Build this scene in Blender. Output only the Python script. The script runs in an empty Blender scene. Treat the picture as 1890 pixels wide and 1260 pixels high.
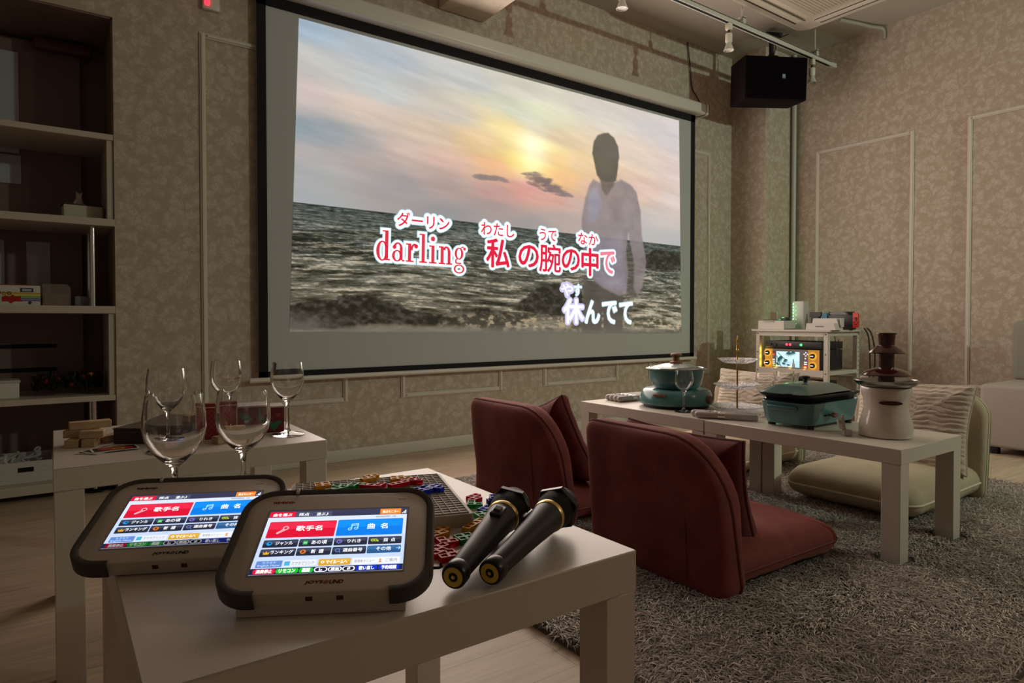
import bpy, bmesh, math, random
import numpy as np
from mathutils import Vector, Matrix, Euler, noise as mnoise
random.seed(7); RNG = np.random.default_rng(11)
SC = bpy.context.scene; COL = SC.collection
PI = math.pi
def rad(d): return d*PI/180
def lin(c):
    return tuple((x/12.92 if x <= .04045 else ((x+.055)/1.055)**2.4) for x in c)
def rgb(r, g, b): return lin((r/255, g/255, b/255))

# ------------------------------------------------------------------ materials
MATS = {}
def mat(name, col, rough=.5, metal=0., bump=None, var=None, trans=0., ior=1.45, emit=None, es=1., spec=None, sheen=0., coat=0.):
    """principled; bump=(scale,strength[,stretch]); var=(scale,amount) mottles the colour"""
    if name in MATS: return MATS[name]
    m = bpy.data.materials.new(name); m.use_nodes = True
    nt = m.node_tree; b = nt.nodes['Principled BSDF']
    b.inputs['Base Color'].default_value = (*col, 1); b.inputs['Roughness'].default_value = rough
    b.inputs['Metallic'].default_value = metal; b.inputs['IOR'].default_value = ior
    b.inputs['Transmission Weight'].default_value = trans
    b.inputs['Sheen Weight'].default_value = sheen; b.inputs['Coat Weight'].default_value = coat
    if sheen: b.inputs['Sheen Roughness'].default_value = .4
    if spec is not None: b.inputs['Specular IOR Level'].default_value = spec
    if emit: b.inputs['Emission Color'].default_value = (*emit, 1); b.inputs['Emission Strength'].default_value = es
    tc = None
    if bump or var:
        tc = nt.nodes.new('ShaderNodeTexCoord')
    if bump:
        mp = nt.nodes.new('ShaderNodeMapping'); nt.links.new(tc.outputs['Object'], mp.inputs[0])
        if len(bump) > 2: mp.inputs['Scale'].default_value = bump[2]
        n = nt.nodes.new('ShaderNodeTexNoise'); n.inputs['Scale'].default_value = bump[0]; n.inputs['Detail'].default_value = 4
        nt.links.new(mp.outputs[0], n.inputs['Vector'])
        bp = nt.nodes.new('ShaderNodeBump'); bp.inputs['Strength'].default_value = bump[1]; bp.inputs['Distance'].default_value = .01
        nt.links.new(n.outputs['Fac'], bp.inputs['Height']); nt.links.new(bp.outputs[0], b.inputs['Normal'])
    if var:
        n = nt.nodes.new('ShaderNodeTexNoise'); n.inputs['Scale'].default_value = var[0]; n.inputs['Detail'].default_value = 5
        nt.links.new(tc.outputs['Object'], n.inputs['Vector'])
        mr = nt.nodes.new('ShaderNodeMapRange'); mr.inputs[1].default_value = .3; mr.inputs[2].default_value = .7
        mr.inputs[3].default_value = 1-var[1]; mr.inputs[4].default_value = 1+var[1]
        nt.links.new(n.outputs['Fac'], mr.inputs[0])
        mx = nt.nodes.new('ShaderNodeVectorMath'); mx.operation = 'SCALE'; mx.inputs[0].default_value = col
        nt.links.new(mr.outputs[0], mx.inputs['Scale']); nt.links.new(mx.outputs[0], b.inputs['Base Color'])
    MATS[name] = m
    return m

def attr_mat(name, rough=.6, emission=0., base=1.):
    """colour comes from the mesh's own 'Col' attribute (printed or lit picture)"""
    if name in MATS: return MATS[name]
    m = bpy.data.materials.new(name); m.use_nodes = True
    nt = m.node_tree; b = nt.nodes['Principled BSDF']
    a = nt.nodes.new('ShaderNodeAttribute'); a.attribute_name = 'Col'
    b.inputs['Roughness'].default_value = rough
    if emission:
        b.inputs['Base Color'].default_value = (base, base, base, 1)
        nt.links.new(a.outputs['Color'], b.inputs['Emission Color']); b.inputs['Emission Strength'].default_value = emission
        b.inputs['Specular IOR Level'].default_value = .2
    else:
        nt.links.new(a.outputs['Color'], b.inputs['Base Color'])
    MATS[name] = m
    return m

def wallpaper():
    m = bpy.data.materials.new('floral_wallpaper'); m.use_nodes = True
    nt = m.node_tree; L = nt.links; b = nt.nodes['Principled BSDF']; N = nt.nodes.new
    tc = N('ShaderNodeTexCoord')
    n0 = N('ShaderNodeTexNoise'); n0.inputs['Scale'].default_value = 19; n0.inputs['Detail'].default_value = 3
    L.new(tc.outputs['Object'], n0.inputs['Vector'])
    ad = N('ShaderNodeVectorMath'); ad.operation = 'MULTIPLY_ADD'; ad.inputs[1].default_value = (.10, .10, .10)
    L.new(n0.outputs['Color'], ad.inputs[0]); L.new(tc.outputs['Object'], ad.inputs[2])
    v = N('ShaderNodeTexVoronoi'); v.inputs['Scale'].default_value = 23; v.feature = 'SMOOTH_F1'; v.inputs['Smoothness'].default_value = .3
    L.new(ad.outputs[0], v.inputs['Vector'])
    v2 = N('ShaderNodeTexVoronoi'); v2.inputs['Scale'].default_value = 58; v2.feature = 'DISTANCE_TO_EDGE'
    L.new(ad.outputs[0], v2.inputs['Vector'])
    r1 = N('ShaderNodeMapRange'); r1.interpolation_type = 'SMOOTHSTEP'
    for i, x in enumerate((.20, .70, 1., 0.)): r1.inputs[1+i].default_value = x
    L.new(v.outputs['Distance'], r1.inputs[0])
    r2 = N('ShaderNodeMapRange'); r2.interpolation_type = 'SMOOTHSTEP'
    for i, x in enumerate((.03, .13, .35, 1.)): r2.inputs[1+i].default_value = x
    L.new(v2.outputs['Distance'], r2.inputs[0])
    # thin curling tendrils
    n1 = N('ShaderNodeTexNoise'); n1.inputs['Scale'].default_value = 22; n1.inputs['Detail'].default_value = 1.5
    L.new(tc.outputs['Object'], n1.inputs['Vector'])
    s = N('ShaderNodeMath'); s.operation = 'SUBTRACT'; s.inputs[1].default_value = .5; L.new(n1.outputs['Fac'], s.inputs[0])
    a = N('ShaderNodeMath'); a.operation = 'ABSOLUTE'; L.new(s.outputs[0], a.inputs[0])
    r3 = N('ShaderNodeMapRange')
    for i, x in enumerate((.004, .022, .38, 0.)): r3.inputs[1+i].default_value = x
    L.new(a.outputs[0], r3.inputs[0])
    mu = N('ShaderNodeMath'); mu.operation = 'MULTIPLY'; L.new(r1.outputs[0], mu.inputs[0]); L.new(r2.outputs[0], mu.inputs[1])
    mxx = N('ShaderNodeMath'); mxx.operation = 'MAXIMUM'; L.new(mu.outputs[0], mxx.inputs[0]); L.new(r3.outputs[0], mxx.inputs[1])
    fine = N('ShaderNodeTexNoise'); fine.inputs['Scale'].default_value = 260; fine.inputs['Detail'].default_value = 2
    L.new(tc.outputs['Object'], fine.inputs['Vector'])
    fr = N('ShaderNodeMapRange'); fr.inputs[3].default_value = .55; fr.inputs[4].default_value = 1.0; L.new(fine.outputs['Fac'], fr.inputs[0])
    m2 = N('ShaderNodeMath'); m2.operation = 'MULTIPLY'; L.new(mxx.outputs[0], m2.inputs[0]); L.new(fr.outputs[0], m2.inputs[1])
    mix = N('ShaderNodeMix'); mix.data_type = 'RGBA'
    mix.inputs[6].default_value = (.43, .345, .268, 1); mix.inputs[7].default_value = (.62, .535, .467, 1)
    L.new(m2.outputs[0], mix.inputs[0]); L.new(mix.outputs[2], b.inputs['Base Color'])
    bp = N('ShaderNodeBump'); bp.inputs['Strength'].default_value = .25; bp.inputs['Distance'].default_value = .002
    L.new(m2.outputs[0], bp.inputs['Height']); L.new(bp.outputs[0], b.inputs['Normal'])
    b.inputs['Roughness'].default_value = .75; b.inputs['Specular IOR Level'].default_value = .25
    return m

def plank_floor():
    m = bpy.data.materials.new('pale_plank_floor'); m.use_nodes = True
    nt = m.node_tree; L = nt.links; b = nt.nodes['Principled BSDF']; N = nt.nodes.new
    tc = N('ShaderNodeTexCoord')
    br = N('ShaderNodeTexBrick'); br.inputs['Scale'].default_value = 1; br.inputs['Mortar Size'].default_value = .0012
    br.inputs['Brick Width'].default_value = .92; br.inputs['Row Height'].default_value = .15
    br.inputs['Color1'].default_value = (.47, .36, .26, 1); br.inputs['Color2'].default_value = (.53, .42, .31, 1); br.inputs['Mortar'].default_value = (.30, .23, .17, 1)
    L.new(tc.outputs['Object'], br.inputs['Vector'])
    mp = N('ShaderNodeMapping'); mp.inputs['Scale'].default_value = (2.2, 38, 1); L.new(tc.outputs['Object'], mp.inputs[0])
    n = N('ShaderNodeTexNoise'); n.inputs['Scale'].default_value = 1.6; n.inputs['Detail'].default_value = 6; n.inputs['Distortion'].default_value = .6
    L.new(mp.outputs[0], n.inputs['Vector'])
    mr = N('ShaderNodeMapRange'); mr.inputs[1].default_value = .3; mr.inputs[2].default_value = .7; mr.inputs[3].default_value = .82; mr.inputs[4].default_value = 1.12
    L.new(n.outputs['Fac'], mr.inputs[0])
    sc = N('ShaderNodeVectorMath'); sc.operation = 'SCALE'; L.new(br.outputs['Color'], sc.inputs[0]); L.new(mr.outputs[0], sc.inputs['Scale'])
    L.new(sc.outputs[0], b.inputs['Base Color']); b.inputs['Roughness'].default_value = .42; b.inputs['Specular IOR Level'].default_value = .35
    return m

def wood_mat(name, col, dark=.75, sc=(6, 60, 60)):
    if name in MATS: return MATS[name]
    m = bpy.data.materials.new(name); m.use_nodes = True
    nt = m.node_tree; L = nt.links; b = nt.nodes['Principled BSDF']; N = nt.nodes.new
    tc = N('ShaderNodeTexCoord'); mp = N('ShaderNodeMapping'); mp.inputs['Scale'].default_value = sc; L.new(tc.outputs['Object'], mp.inputs[0])
    n = N('ShaderNodeTexNoise'); n.inputs['Scale'].default_value = 3; n.inputs['Detail'].default_value = 4; L.new(mp.outputs[0], n.inputs['Vector'])
    mr = N('ShaderNodeMapRange'); mr.inputs[1].default_value = .3; mr.inputs[2].default_value = .7; mr.inputs[3].default_value = dark; mr.inputs[4].default_value = 1.1
    L.new(n.outputs['Fac'], mr.inputs[0])
    s = N('ShaderNodeVectorMath'); s.operation = 'SCALE'; s.inputs[0].default_value = col; L.new(mr.outputs[0], s.inputs['Scale'])
    L.new(s.outputs[0], b.inputs['Base Color']); b.inputs['Roughness'].default_value = .55
    MATS[name] = m
    return m

# ------------------------------------------------------------------ mesh helpers
def xf(loc=(0, 0, 0), rot=(0, 0, 0)): return Matrix.Translation(loc) @ Euler(rot).to_matrix().to_4x4()
def add_box(bm, c, s, bev=0, seg=2, M=None):
    t = bmesh.new(); bmesh.ops.create_cube(t, size=1)
    for v in t.verts: v.co = Vector((v.co.x*s[0], v.co.y*s[1], v.co.z*s[2]))
    if bev: bmesh.ops.bevel(t, geom=list(t.edges), offset=bev, segments=seg, profile=.5, affect='EDGES')
    merge(bm, t, (M or Matrix()) @ Matrix.Translation(c))
def merge(bm, t, M=None):
    t.verts.ensure_lookup_table(); t.verts.index_update()
    vs = [bm.verts.new((M @ v.co) if M else v.co) for v in t.verts]
    for f in t.faces:
        try:
            nf = bm.faces.new([vs[v.index] for v in f.verts]); nf.material_index = f.material_index
        except ValueError: pass
    t.free()
def add_lathe(bm, prof, n=36, M=None):
    M = M or Matrix(); rings = []
    for r, z in prof:
        if r < 1e-6: rings.append([bm.verts.new(M @ Vector((0, 0, z)))])
        else: rings.append([bm.verts.new(M @ Vector((r*math.cos(2*PI*k/n), r*math.sin(2*PI*k/n), z))) for k in range(n)])
    for a, b in zip(rings, rings[1:]):
        if len(a) == 1 and len(b) == 1: continue
        for k in range(n):
            k2 = (k+1) % n
            if len(a) == 1: bm.faces.new((a[0], b[k2], b[k]))
            elif len(b) == 1: bm.faces.new((a[k], a[k2], b[0]))
            else: bm.faces.new((a[k], a[k2], b[k2], b[k]))
def add_tube(bm, pts, r, n=8, closed=False, M=None):
    pts = [Vector(p) for p in pts]; k = len(pts); rr = r if isinstance(r, (list, tuple)) else [r]*k
    M = M or Matrix(); rings = []; up = None
    for i, p in enumerate(pts):
        a = pts[i-1] if (i or closed) else pts[0]; b = pts[(i+1) % k] if (i < k-1 or closed) else pts[-1]
        t = (b-a).normalized()
        if up is None: up = Vector((0, 0, 1)) if abs(t.z) < .9 else Vector((1, 0, 0))
        s = t.cross(up).normalized(); up = s.cross(t).normalized()
        rings.append([bm.verts.new(M @ (p+(s*math.cos(2*PI*j/n)+up*math.sin(2*PI*j/n))*rr[i])) for j in range(n)])
    for i in range(k if closed else k-1):
        a, b = rings[i], rings[(i+1) % k]
        for j in range(n): bm.faces.new((a[j], a[(j+1) % n], b[(j+1) % n], b[j]))
    if not closed: bm.faces.new(rings[0][::-1]); bm.faces.new(rings[-1])
def add_prism(bm, poly, z0, z1, M=None):
    M = M or Matrix()
    a = [bm.verts.new(M @ Vector((x, y, z0))) for x, y in poly]; b = [bm.verts.new(M @ Vector((x, y, z1))) for x, y in poly]
    n = len(poly); bm.faces.new(a[::-1]); bm.faces.new(b)
    for i in range(n): bm.faces.new((a[i], a[(i+1) % n], b[(i+1) % n], b[i]))
def rrect(x0, y0, x1, y1, r, n=6):
    """counter-clockwise rounded rectangle; r one radius or (bl, br, tr, tl)"""
    r = (r,)*4 if not isinstance(r, (tuple, list)) else r; out = []
    for (cx, cy, a0), q in zip(((x0, y0, PI), (x1, y0, 1.5*PI), (x1, y1, 0), (x0, y1, .5*PI)), r):
        sx = 1 if cx == x0 else -1; sy = 1 if cy == y0 else -1
        if q < 1e-5: out.append((cx, cy)); continue
        for k in range(n+1):
            a = a0+PI/2*k/n; out.append((cx+sx*q+q*math.cos(a), cy+sy*q+q*math.sin(a)))
    return out
def resample(poly, step):
    out = []
    for i, p in enumerate(poly):
        q = poly[(i+1) % len(poly)]; d = math.dist(p, q); k = max(1, int(round(d/step)))
        for j in range(k): out.append((p[0]+(q[0]-p[0])*j/k, p[1]+(q[1]-p[1])*j/k))
    return out
def add_pillow(bm, outline, hf, hb, p=2.2, q=2., rings=12, M=None, disp=None):
    """stuffed shape: OUTLINE in xy is the seam, HF / HB how far it bulges to +z / -z"""
    M = M or Matrix(); n = len(outline)
    cx = sum(a for a, _ in outline)/n; cy = sum(b for _, b in outline)/n
    rim = [bm.verts.new(M @ Vector((x, y, 0))) for x, y in outline]
    for s, h in ((1, hf), (-1, hb)):
        prev = rim
        for k in range(1, rings+1):
            u = 1-k/rings
            u = 1-(1-u)**1.0 if u > 0 else 0
            uu = math.sin(u*PI/2) if p > 2.5 else u
            z = h*(max(0, 1-uu**p))**(1/q)
            if k == rings:
                v = Vector((cx, cy, s*z)); v = v+(disp(v, s) if disp else Vector()); c = bm.verts.new(M @ v)
                for i in range(n):
                    f = (prev[i], prev[(i+1) % n], c); bm.faces.new(f if s > 0 else f[::-1])
            else:
                ring = []
                for x, y in outline:
                    v = Vector((cx+(x-cx)*uu, cy+(y-cy)*uu, s*z)); v = v+(disp(v, s) if disp else Vector())
                    ring.append(bm.verts.new(M @ v))
                for i in range(n):
                    f = (prev[i], prev[(i+1) % n], ring[(i+1) % n], ring[i]); bm.faces.new(f if s > 0 else f[::-1])
                prev = ring
def obj(name, bm, m, parent=None, loc=(0, 0, 0), rot=(0, 0, 0), smooth=True, angle=38):
    me = bpy.data.meshes.new(name)
    bmesh.ops.recalc_face_normals(bm, faces=bm.faces)
    bm.to_mesh(me); bm.free()
    for k in (m if isinstance(m, (list, tuple)) else [m]): me.materials.append(k)
    if smooth:
        me.polygons.foreach_set('use_smooth', [True]*len(me.polygons)); me.set_sharp_from_angle(angle=rad(angle))
    o = bpy.data.objects.new(name, me); COL.objects.link(o); o.location = loc; o.rotation_euler = rot
    if parent: o.parent = parent
    return o
def tag(o, label, cat, group=None, kind=None):
    o['label'] = label; o['category'] = cat
    if group: o['group'] = group
    if kind: o['kind'] = kind
    return o
def thing(name, label, cat, loc=(0, 0, 0), rz=0, group=None, rot=None):
    o = bpy.data.objects.new(name, None); COL.objects.link(o); o.empty_display_size = .05
    o.location = loc; o.rotation_euler = rot or (0, 0, rz)
    return tag(o, label, cat, group)
def struct(o, label=None, cat=None):
    o['kind'] = 'structure'
    if label: o['label'] = label; o['category'] = cat
    return o
def box(name, c, s, m, parent=None, bev=0, seg=2):
    bm = bmesh.new(); add_box(bm, (0, 0, 0), s, bev, seg); return obj(name, bm, m, parent, c)
def lathe(name, prof, m, parent=None, n=36, loc=(0, 0, 0), rot=(0, 0, 0)):
    bm = bmesh.new(); add_lathe(bm, prof, n); return obj(name, bm, m, parent, loc, rot)
def tube(name, pts, r, m, parent=None, n=8, closed=False):
    bm = bmesh.new(); add_tube(bm, pts, r, n, closed); return obj(name, bm, m, parent)
KIDS = {}
def dup(root, loc, rz, label=None, group=None):
    def kids(o): return [c for c in list(COL.objects) if c.parent == o]
    r = root.copy(); COL.objects.link(r); r.location = loc; r.rotation_euler = (0, 0, rz)
    if label: r['label'] = label
    if group: r['group'] = group
    for ch in kids(root):
        c = ch.copy(); COL.objects.link(c); c.parent = r
        for g in kids(ch):
            d = g.copy(); COL.objects.link(d); d.parent = c
    return r
def bez(p, n=12):
    """smooth curve through the points"""
    p = [Vector(q) for q in p]; out = []
    for i in range(len(p)-1):
        a = p[max(0, i-1)]; b = p[i]; c = p[i+1]; d = p[min(len(p)-1, i+2)]
        for k in range(n):
            t = k/n
            out.append(.5*((2*b)+(c-a)*t+(2*a-5*b+4*c-d)*t*t+(3*b-a-3*c+d)*t**3))
    return out+[p[-1]]

# ------------------------------------------------------------------ lettering and flat pictures
_TC = {}
def text_mesh(body, bold=0., space=1.):
    """flat faces of a piece of lettering, scaled into the unit box (x right, y up); returns verts, polys, aspect"""
    key = (body, bold, space)
    if key in _TC: return _TC[key]
    cu = bpy.data.curves.new('lettering', 'FONT'); cu.body = body; cu.size = 1; cu.offset = bold; cu.resolution_u = 3; cu.space_character = space
    o = bpy.data.objects.new('lettering', cu); COL.objects.link(o)
    bpy.context.view_layer.update()
    me = o.evaluated_get(bpy.context.evaluated_depsgraph_get()).to_mesh()
    V = np.array([v.co[:2] for v in me.vertices]); P = [tuple(p.vertices) for p in me.polygons]
    o.to_mesh_clear(); bpy.data.objects.remove(o); bpy.data.curves.remove(cu)
    _TC[key] = (V, P)
    return _TC[key]
class Flat:
    """a flat picture: polygons with their own colour, laid out in (u, v) with v running DOWN, lifted layer by layer"""
    def __init__(s): s.V = []; s.P = []; s.C = []; s.Z = []
    def poly(s, pts, col, z=0):
        b = len(s.V); s.V += [tuple(p) for p in pts]; s.C += [col]*len(pts); s.Z += [z]*len(pts); s.P.append(tuple(range(b, b+len(pts))))
    def rect(s, u0, v0, u1, v1, col, z=0, r=0, asp=1.6):
        if not r: return s.poly([(u0, v1), (u1, v1), (u1, v0), (u0, v0)], col, z)
        q = rrect(u0*asp, -v1, u1*asp, -v0, r, 4); s.poly([(a/asp, -b) for a, b in q], col, z)
    def text(s, body, u0, v0, u1, v1, col, z=0, bold=.0, asp=1.6, n=8):
        """lettering fitted to the box; BOLD thickens it by that share of the box height (copies stamped round a circle)"""
        V, P = text_mesh(body); lo, hi = V.min(0), V.max(0); g = bold*(v1-v0)
        for k in range(n if bold else 1):
            b = len(s.V); du, dv = (g*math.cos(2*PI*k/n)/asp, g*math.sin(2*PI*k/n)) if bold else (0, 0)
            for x, y in V: s.V.append((du+u0+(x-lo[0])/(hi[0]-lo[0])*(u1-u0), dv+v1-(y-lo[1])/(hi[1]-lo[1])*(v1-v0)))
            s.C += [col]*len(V); s.Z += [z]*len(V); s.P += [tuple(b+i for i in p) for p in P]
    def stroke(s, pts, w, col, z=0, asp=1.6, closed=False):
        pts = [Vector((a*asp, b)) for a, b in pts]; n = len(pts)
        for i in range(n if closed else n-1):
            a, b = pts[i], pts[(i+1) % n]; d = (b-a).normalized(); m = Vector((-d.y, d.x))*w/2; a = a-d*w*.3; b = b+d*w*.3
            s.poly([(q.x/asp, q.y) for q in (a-m, b-m, b+m, a+m)], col, z)
    def disc(s, u, v, r, col, z=0, asp=1.6, n=18, r0=0):
        c = [(u+r*math.cos(2*PI*k/n)/asp, v+r*math.sin(2*PI*k/n)) for k in range(n)]
        if not r0: return s.poly(c[::-1], col, z)
        d = [(u+r0*math.cos(2*PI*k/n)/asp, v+r0*math.sin(2*PI*k/n)) for k in range(n)]
        for k in range(n): s.poly([c[k], d[k], d[(k+1) % n], c[(k+1) % n]], col, z)
    def build(s, name, place, m, parent=None, loc=(0, 0, 0), rot=(0, 0, 0), step=.0002, extra=None):
        """PLACE maps (u, v, lift) to a point; extra = (verts, polys, colours) of a picture below"""
        V = [place(u, v, z*step) for (u, v), z in zip(s.V, s.Z)]; P = list(s.P); C = [(*c[:3], 1.) for c in s.C]
        if extra:
            k = len(V); V += extra[0]; P += [tuple(k+i for i in p) for p in extra[1]]; C += extra[2]
        me = bpy.data.meshes.new(name); me.from_pydata(V, [], P)
        a = me.color_attributes.new('Col', 'FLOAT_COLOR', 'POINT'); a.data.foreach_set('color', np.array(C, np.float32).ravel())
        me.materials.append(m); o = bpy.data.objects.new(name, me); COL.objects.link(o); o.location = loc; o.rotation_euler = rot
        if parent: o.parent = parent
        return o
KEY, AMB, WARM, FILL = 195, .09, 20, 50

# ================================================================== THE ROOM
WX, WY, CZ = 4.97, 3.31, 2.90          # right wall, front wall, ceiling
WALLP = wallpaper()
PLASTER = mat('ceiling_plaster', (.44, .39, .335), .85, bump=(60, .12))
CONCRETE = mat('painted_concrete', (.60, .52, .43), .85, bump=(25, .3), var=(9, .12))
WHITETRIM = mat('cream_trim_paint', (.62, .56, .49), .5)
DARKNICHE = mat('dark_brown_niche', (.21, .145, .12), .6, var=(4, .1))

bm = bmesh.new(); add_box(bm, (1.4, .2, -.05), (8.2, 8.4, .1)); struct(obj('floor', bm, plank_floor(), smooth=False))
bm = bmesh.new(); add_box(bm, (1.4, .2, CZ+.05), (8.2, 8.4, .1)); struct(obj('ceiling', bm, PLASTER, smooth=False))
bm = bmesh.new()
NX0, NX1, NZ = -1.0, .222, 2.066        # the niche opening in the front wall
add_box(bm, ((NX1+5.3)/2, WY+.24, CZ/2), (5.3-NX1, .48, CZ))
add_box(bm, ((NX0+NX1)/2, WY+.24, (NZ+CZ)/2), (NX1-NX0, .48, CZ-NZ))
add_box(bm, ((NX0-2.6)/2, WY+.24, CZ/2), (NX0+2.6, .48, CZ))
struct(obj('wall_front', bm, WALLP, smooth=False))
bm = bmesh.new(); add_box(bm, (WX+.1, .2, CZ/2), (.2, 6.22, CZ)); struct(obj('wall_right', bm, WALLP, smooth=False))
bm = bmesh.new(); add_box(bm, ((4.573+WX)/2, (3.0+WY)/2, CZ/2), (WX-4.573, WY-3.0, CZ)); struct(obj('pillar', bm, WALLP, smooth=False))
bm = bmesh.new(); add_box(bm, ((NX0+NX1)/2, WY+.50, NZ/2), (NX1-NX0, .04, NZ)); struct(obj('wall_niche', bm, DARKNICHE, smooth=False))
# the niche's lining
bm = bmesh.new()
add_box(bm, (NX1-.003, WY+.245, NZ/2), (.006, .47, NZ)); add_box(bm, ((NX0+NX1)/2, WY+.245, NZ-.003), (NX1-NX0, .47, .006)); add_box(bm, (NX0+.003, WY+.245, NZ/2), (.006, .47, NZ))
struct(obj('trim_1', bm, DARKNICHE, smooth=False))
# door standing at the back of the niche, with panes coloured paler to paint its reflections
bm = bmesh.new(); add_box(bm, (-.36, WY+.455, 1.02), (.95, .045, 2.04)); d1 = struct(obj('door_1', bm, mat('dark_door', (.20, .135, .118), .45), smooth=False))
GLP = mat('pane_with_reflection', (.44, .45, .48), .35)
box('pane', (-.42, WY+.429, 1.745), (.60, .01, .46), GLP, d1); box('pane', (-.40, WY+.429, 1.44), (.57, .01, .13), GLP, d1)
box('pane', (-.40, WY+.429, .99), (.44, .01, .25), GLP, d1); box('pane', (-.055, WY+.429, .99), (.09, .01, .25), GLP, d1)
for z in (.63, .52): box('groove', (-.30, WY+.43, z), (.62, .008, .018), mat('black_groove', (.004, .004, .004), .9), d1)
# concrete beam and skirting
bm = bmesh.new(); add_box(bm, (1.98, 1.2, (2.546+CZ)/2), (.30, 4.2, CZ-2.546)); struct(obj('beam', bm, CONCRETE, smooth=False))
bm = bmesh.new(); add_box(bm, ((NX1+4.573)/2, WY-.006, .032), (4.573-NX1, .012, .064), .003); struct(obj('baseboard_front', bm, WHITETRIM))
bm = bmesh.new(); add_box(bm, (WX-.006, .55, .032), (.012, 4.9, .064), .003); struct(obj('baseboard_right', bm, WHITETRIM))
bm = bmesh.new(); add_box(bm, (4.573-.006, 3.155, .032), (.012, .31, .064)); add_box(bm, (4.77, 3.0-.006, .032), (.41, .012, .064)); struct(obj('baseboard_pillar', bm, WHITETRIM))
# panel mouldings on the walls: a stepped strip mitred round a rectangle
def moulding(name, a0, a1, z0, z1, wall):
    bm = bmesh.new(); w = .026
    def strip(p, q, across):
        for off, wd, th in ((0, w, .008), (0, w*.5, .014)):
            c = [(p[i]+q[i])/2 for i in range(2)]
            L = (abs(q[0]-p[0])+wd, wd) if not across else (wd, abs(q[1]-p[1])+wd)
            if wall == 'front': add_box(bm, (c[0], WY-th/2, c[1]), (L[0], th, L[1]), .002, 1)
            else: add_box(bm, (WX-th/2, c[0], c[1]), (th, L[0], L[1]), .002, 1)
    strip((a0+w, z0), (a1-w, z0), 0); strip((a0+w, z1), (a1-w, z1), 0); strip((a0, z0), (a0, z1), 1); strip((a1, z0), (a1, z1), 1)
    struct(obj(name, bm, WHITETRIM, angle=30))
moulding('trim_2', .578, 1.262, .328, 2.078, 'front'); moulding('trim_3', 1.597, 2.262, .328, 2.078, 'front')
moulding('trim_4', 2.612, 3.266, .333, 2.078, 'front'); moulding('trim_5', 3.605, 4.28, .333, 2.073, 'front')
moulding('trim_6', 2.098, 2.79, .33, 2.08, 'right'); moulding('trim_7', 1.06, 1.745, .31, 2.088, 'right')
# slim service pipe in the corner behind the pillar
tube('wall_pipe', [(4.93, 2.972, .0), (4.93, 2.972, CZ)], .018, mat('grey_pipe', (.50, .50, .45), .4), n=10)
tag(bpy.data.objects['wall_pipe'], 'slim pale vertical pipe running up the corner beside the wallpapered pillar', 'pipe')

# ================================================================== PROJECTION SCREEN
BLACK = mat('matt_black_border', (.006, .005, .008), .85)
SCRGREY = mat('screen_cloth', (.47, .475, .49), .9)
CASE = mat('white_enamel', (.66, .61, .55), .35)
scr = thing('projection_screen', 'huge white pull-down projection screen with black border showing a seaside karaoke video', 'projection screen', (2.437, 3.25, .47))
P0 = Vector((2.437, 3.25, .47))
bm = bmesh.new(); add_box(bm, (0, .026, .93), (3.25, .004, 1.86)); obj('screen_cloth', bm, SCRGREY, scr, smooth=False)
bm = bmesh.new()
for c, s in (((-1.603, .0215, .93), (.044, .004, 1.86)), ((1.603, .0215, .93), (.044, .004, 1.86)), ((0, .0215, .014), (3.25, .004, .028)), ((0, .0215, 1.848), (3.25, .004, .075))): add_box(bm, c, s)
obj('black_border', bm, BLACK, scr, smooth=False)
bm = bmesh.new(); add_box(bm, (-.02, -.005, 1.905), (3.40, .085, .085), .018, 4); o = obj('roller_casing', bm, CASE, scr)
for s in (-1, 1):
    bm = bmesh.new(); add_box(bm, (-.02+s*1.705, -.005, 1.905), (.014, .092, .092), .02, 3); obj('end_cap', bm, CASE, scr)
tube('bottom_bar', [(-1.67, .015, -.012), (1.64, .015, -.012)], .0125, CASE, scr, 12)

# --- the projected picture -----------------------------------------------------------
TL, TR, BR, BL = [Vector(p) for p in ((1.017, 0, 2.262), (3.878, 0, 2.262), (3.916, 0, .648), (.96, 0, .693))]
def on_screen(u, v, lift=0):
    q = TL*(1-u)*(1-v)+TR*u*(1-v)+BR*u*v+BL*(1-u)*v
    return (q.x-P0.x, .0225-lift, q.z-P0.z)
_TAB = RNG.random((256, 256))
def vnoise(x, y):
    xi = np.floor(x).astype(int); yi = np.floor(y).astype(int); fx = x-xi; fy = y-yi
    fx = fx*fx*(3-2*fx); fy = fy*fy*(3-2*fy)
    g = lambda a, b: _TAB[a % 256, b % 256]
    return (g(xi, yi)*(1-fx)+g(xi+1, yi)*fx)*(1-fy)+(g(xi, yi+1)*(1-fx)+g(xi+1, yi+1)*fx)*fy
def fbm(x, y, o=5):
    s = 0; a = .5; t = 0
    for k in range(o): s = s+a*vnoise(x*2**k+17.3*k, y*2**k+5.1*k); t += a; a *= .55
    return s/t
def sm(a, b, x): t = np.clip((x-a)/(b-a), 0, 1); return t*t*(3-2*t)
def in_poly(u, v, P, soft, rough=0):
    """soft mask of a polygon (signed distance by segments)"""
    if rough: u = u+rough*(fbm(u*40, v*40, 4)-.5); v = v+rough*(fbm(u*40+9, v*40+3, 4)-.5)
    A = 1.75; x = u*A; d = np.full(u.shape, 9.); ins = np.zeros(u.shape, bool)
    for i in range(len(P)):
        ax, ay = P[i][0]*A, P[i][1]; bx, by = P[(i+1) % len(P)][0]*A, P[(i+1) % len(P)][1]
        ex, ey = bx-ax, by-ay; t = np.clip(((x-ax)*ex+(v-ay)*ey)/(ex*ex+ey*ey+1e-12), 0, 1)
        d = np.minimum(d, np.hypot(x-ax-t*ex, v-ay-t*ey))
        if abs(ey) > 1e-9: ins ^= ((ay > v) != (by > v)) & (x < ex*(v-ay)/ey+ax)
    return sm(-soft, soft, np.where(ins, d, -d))
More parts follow.
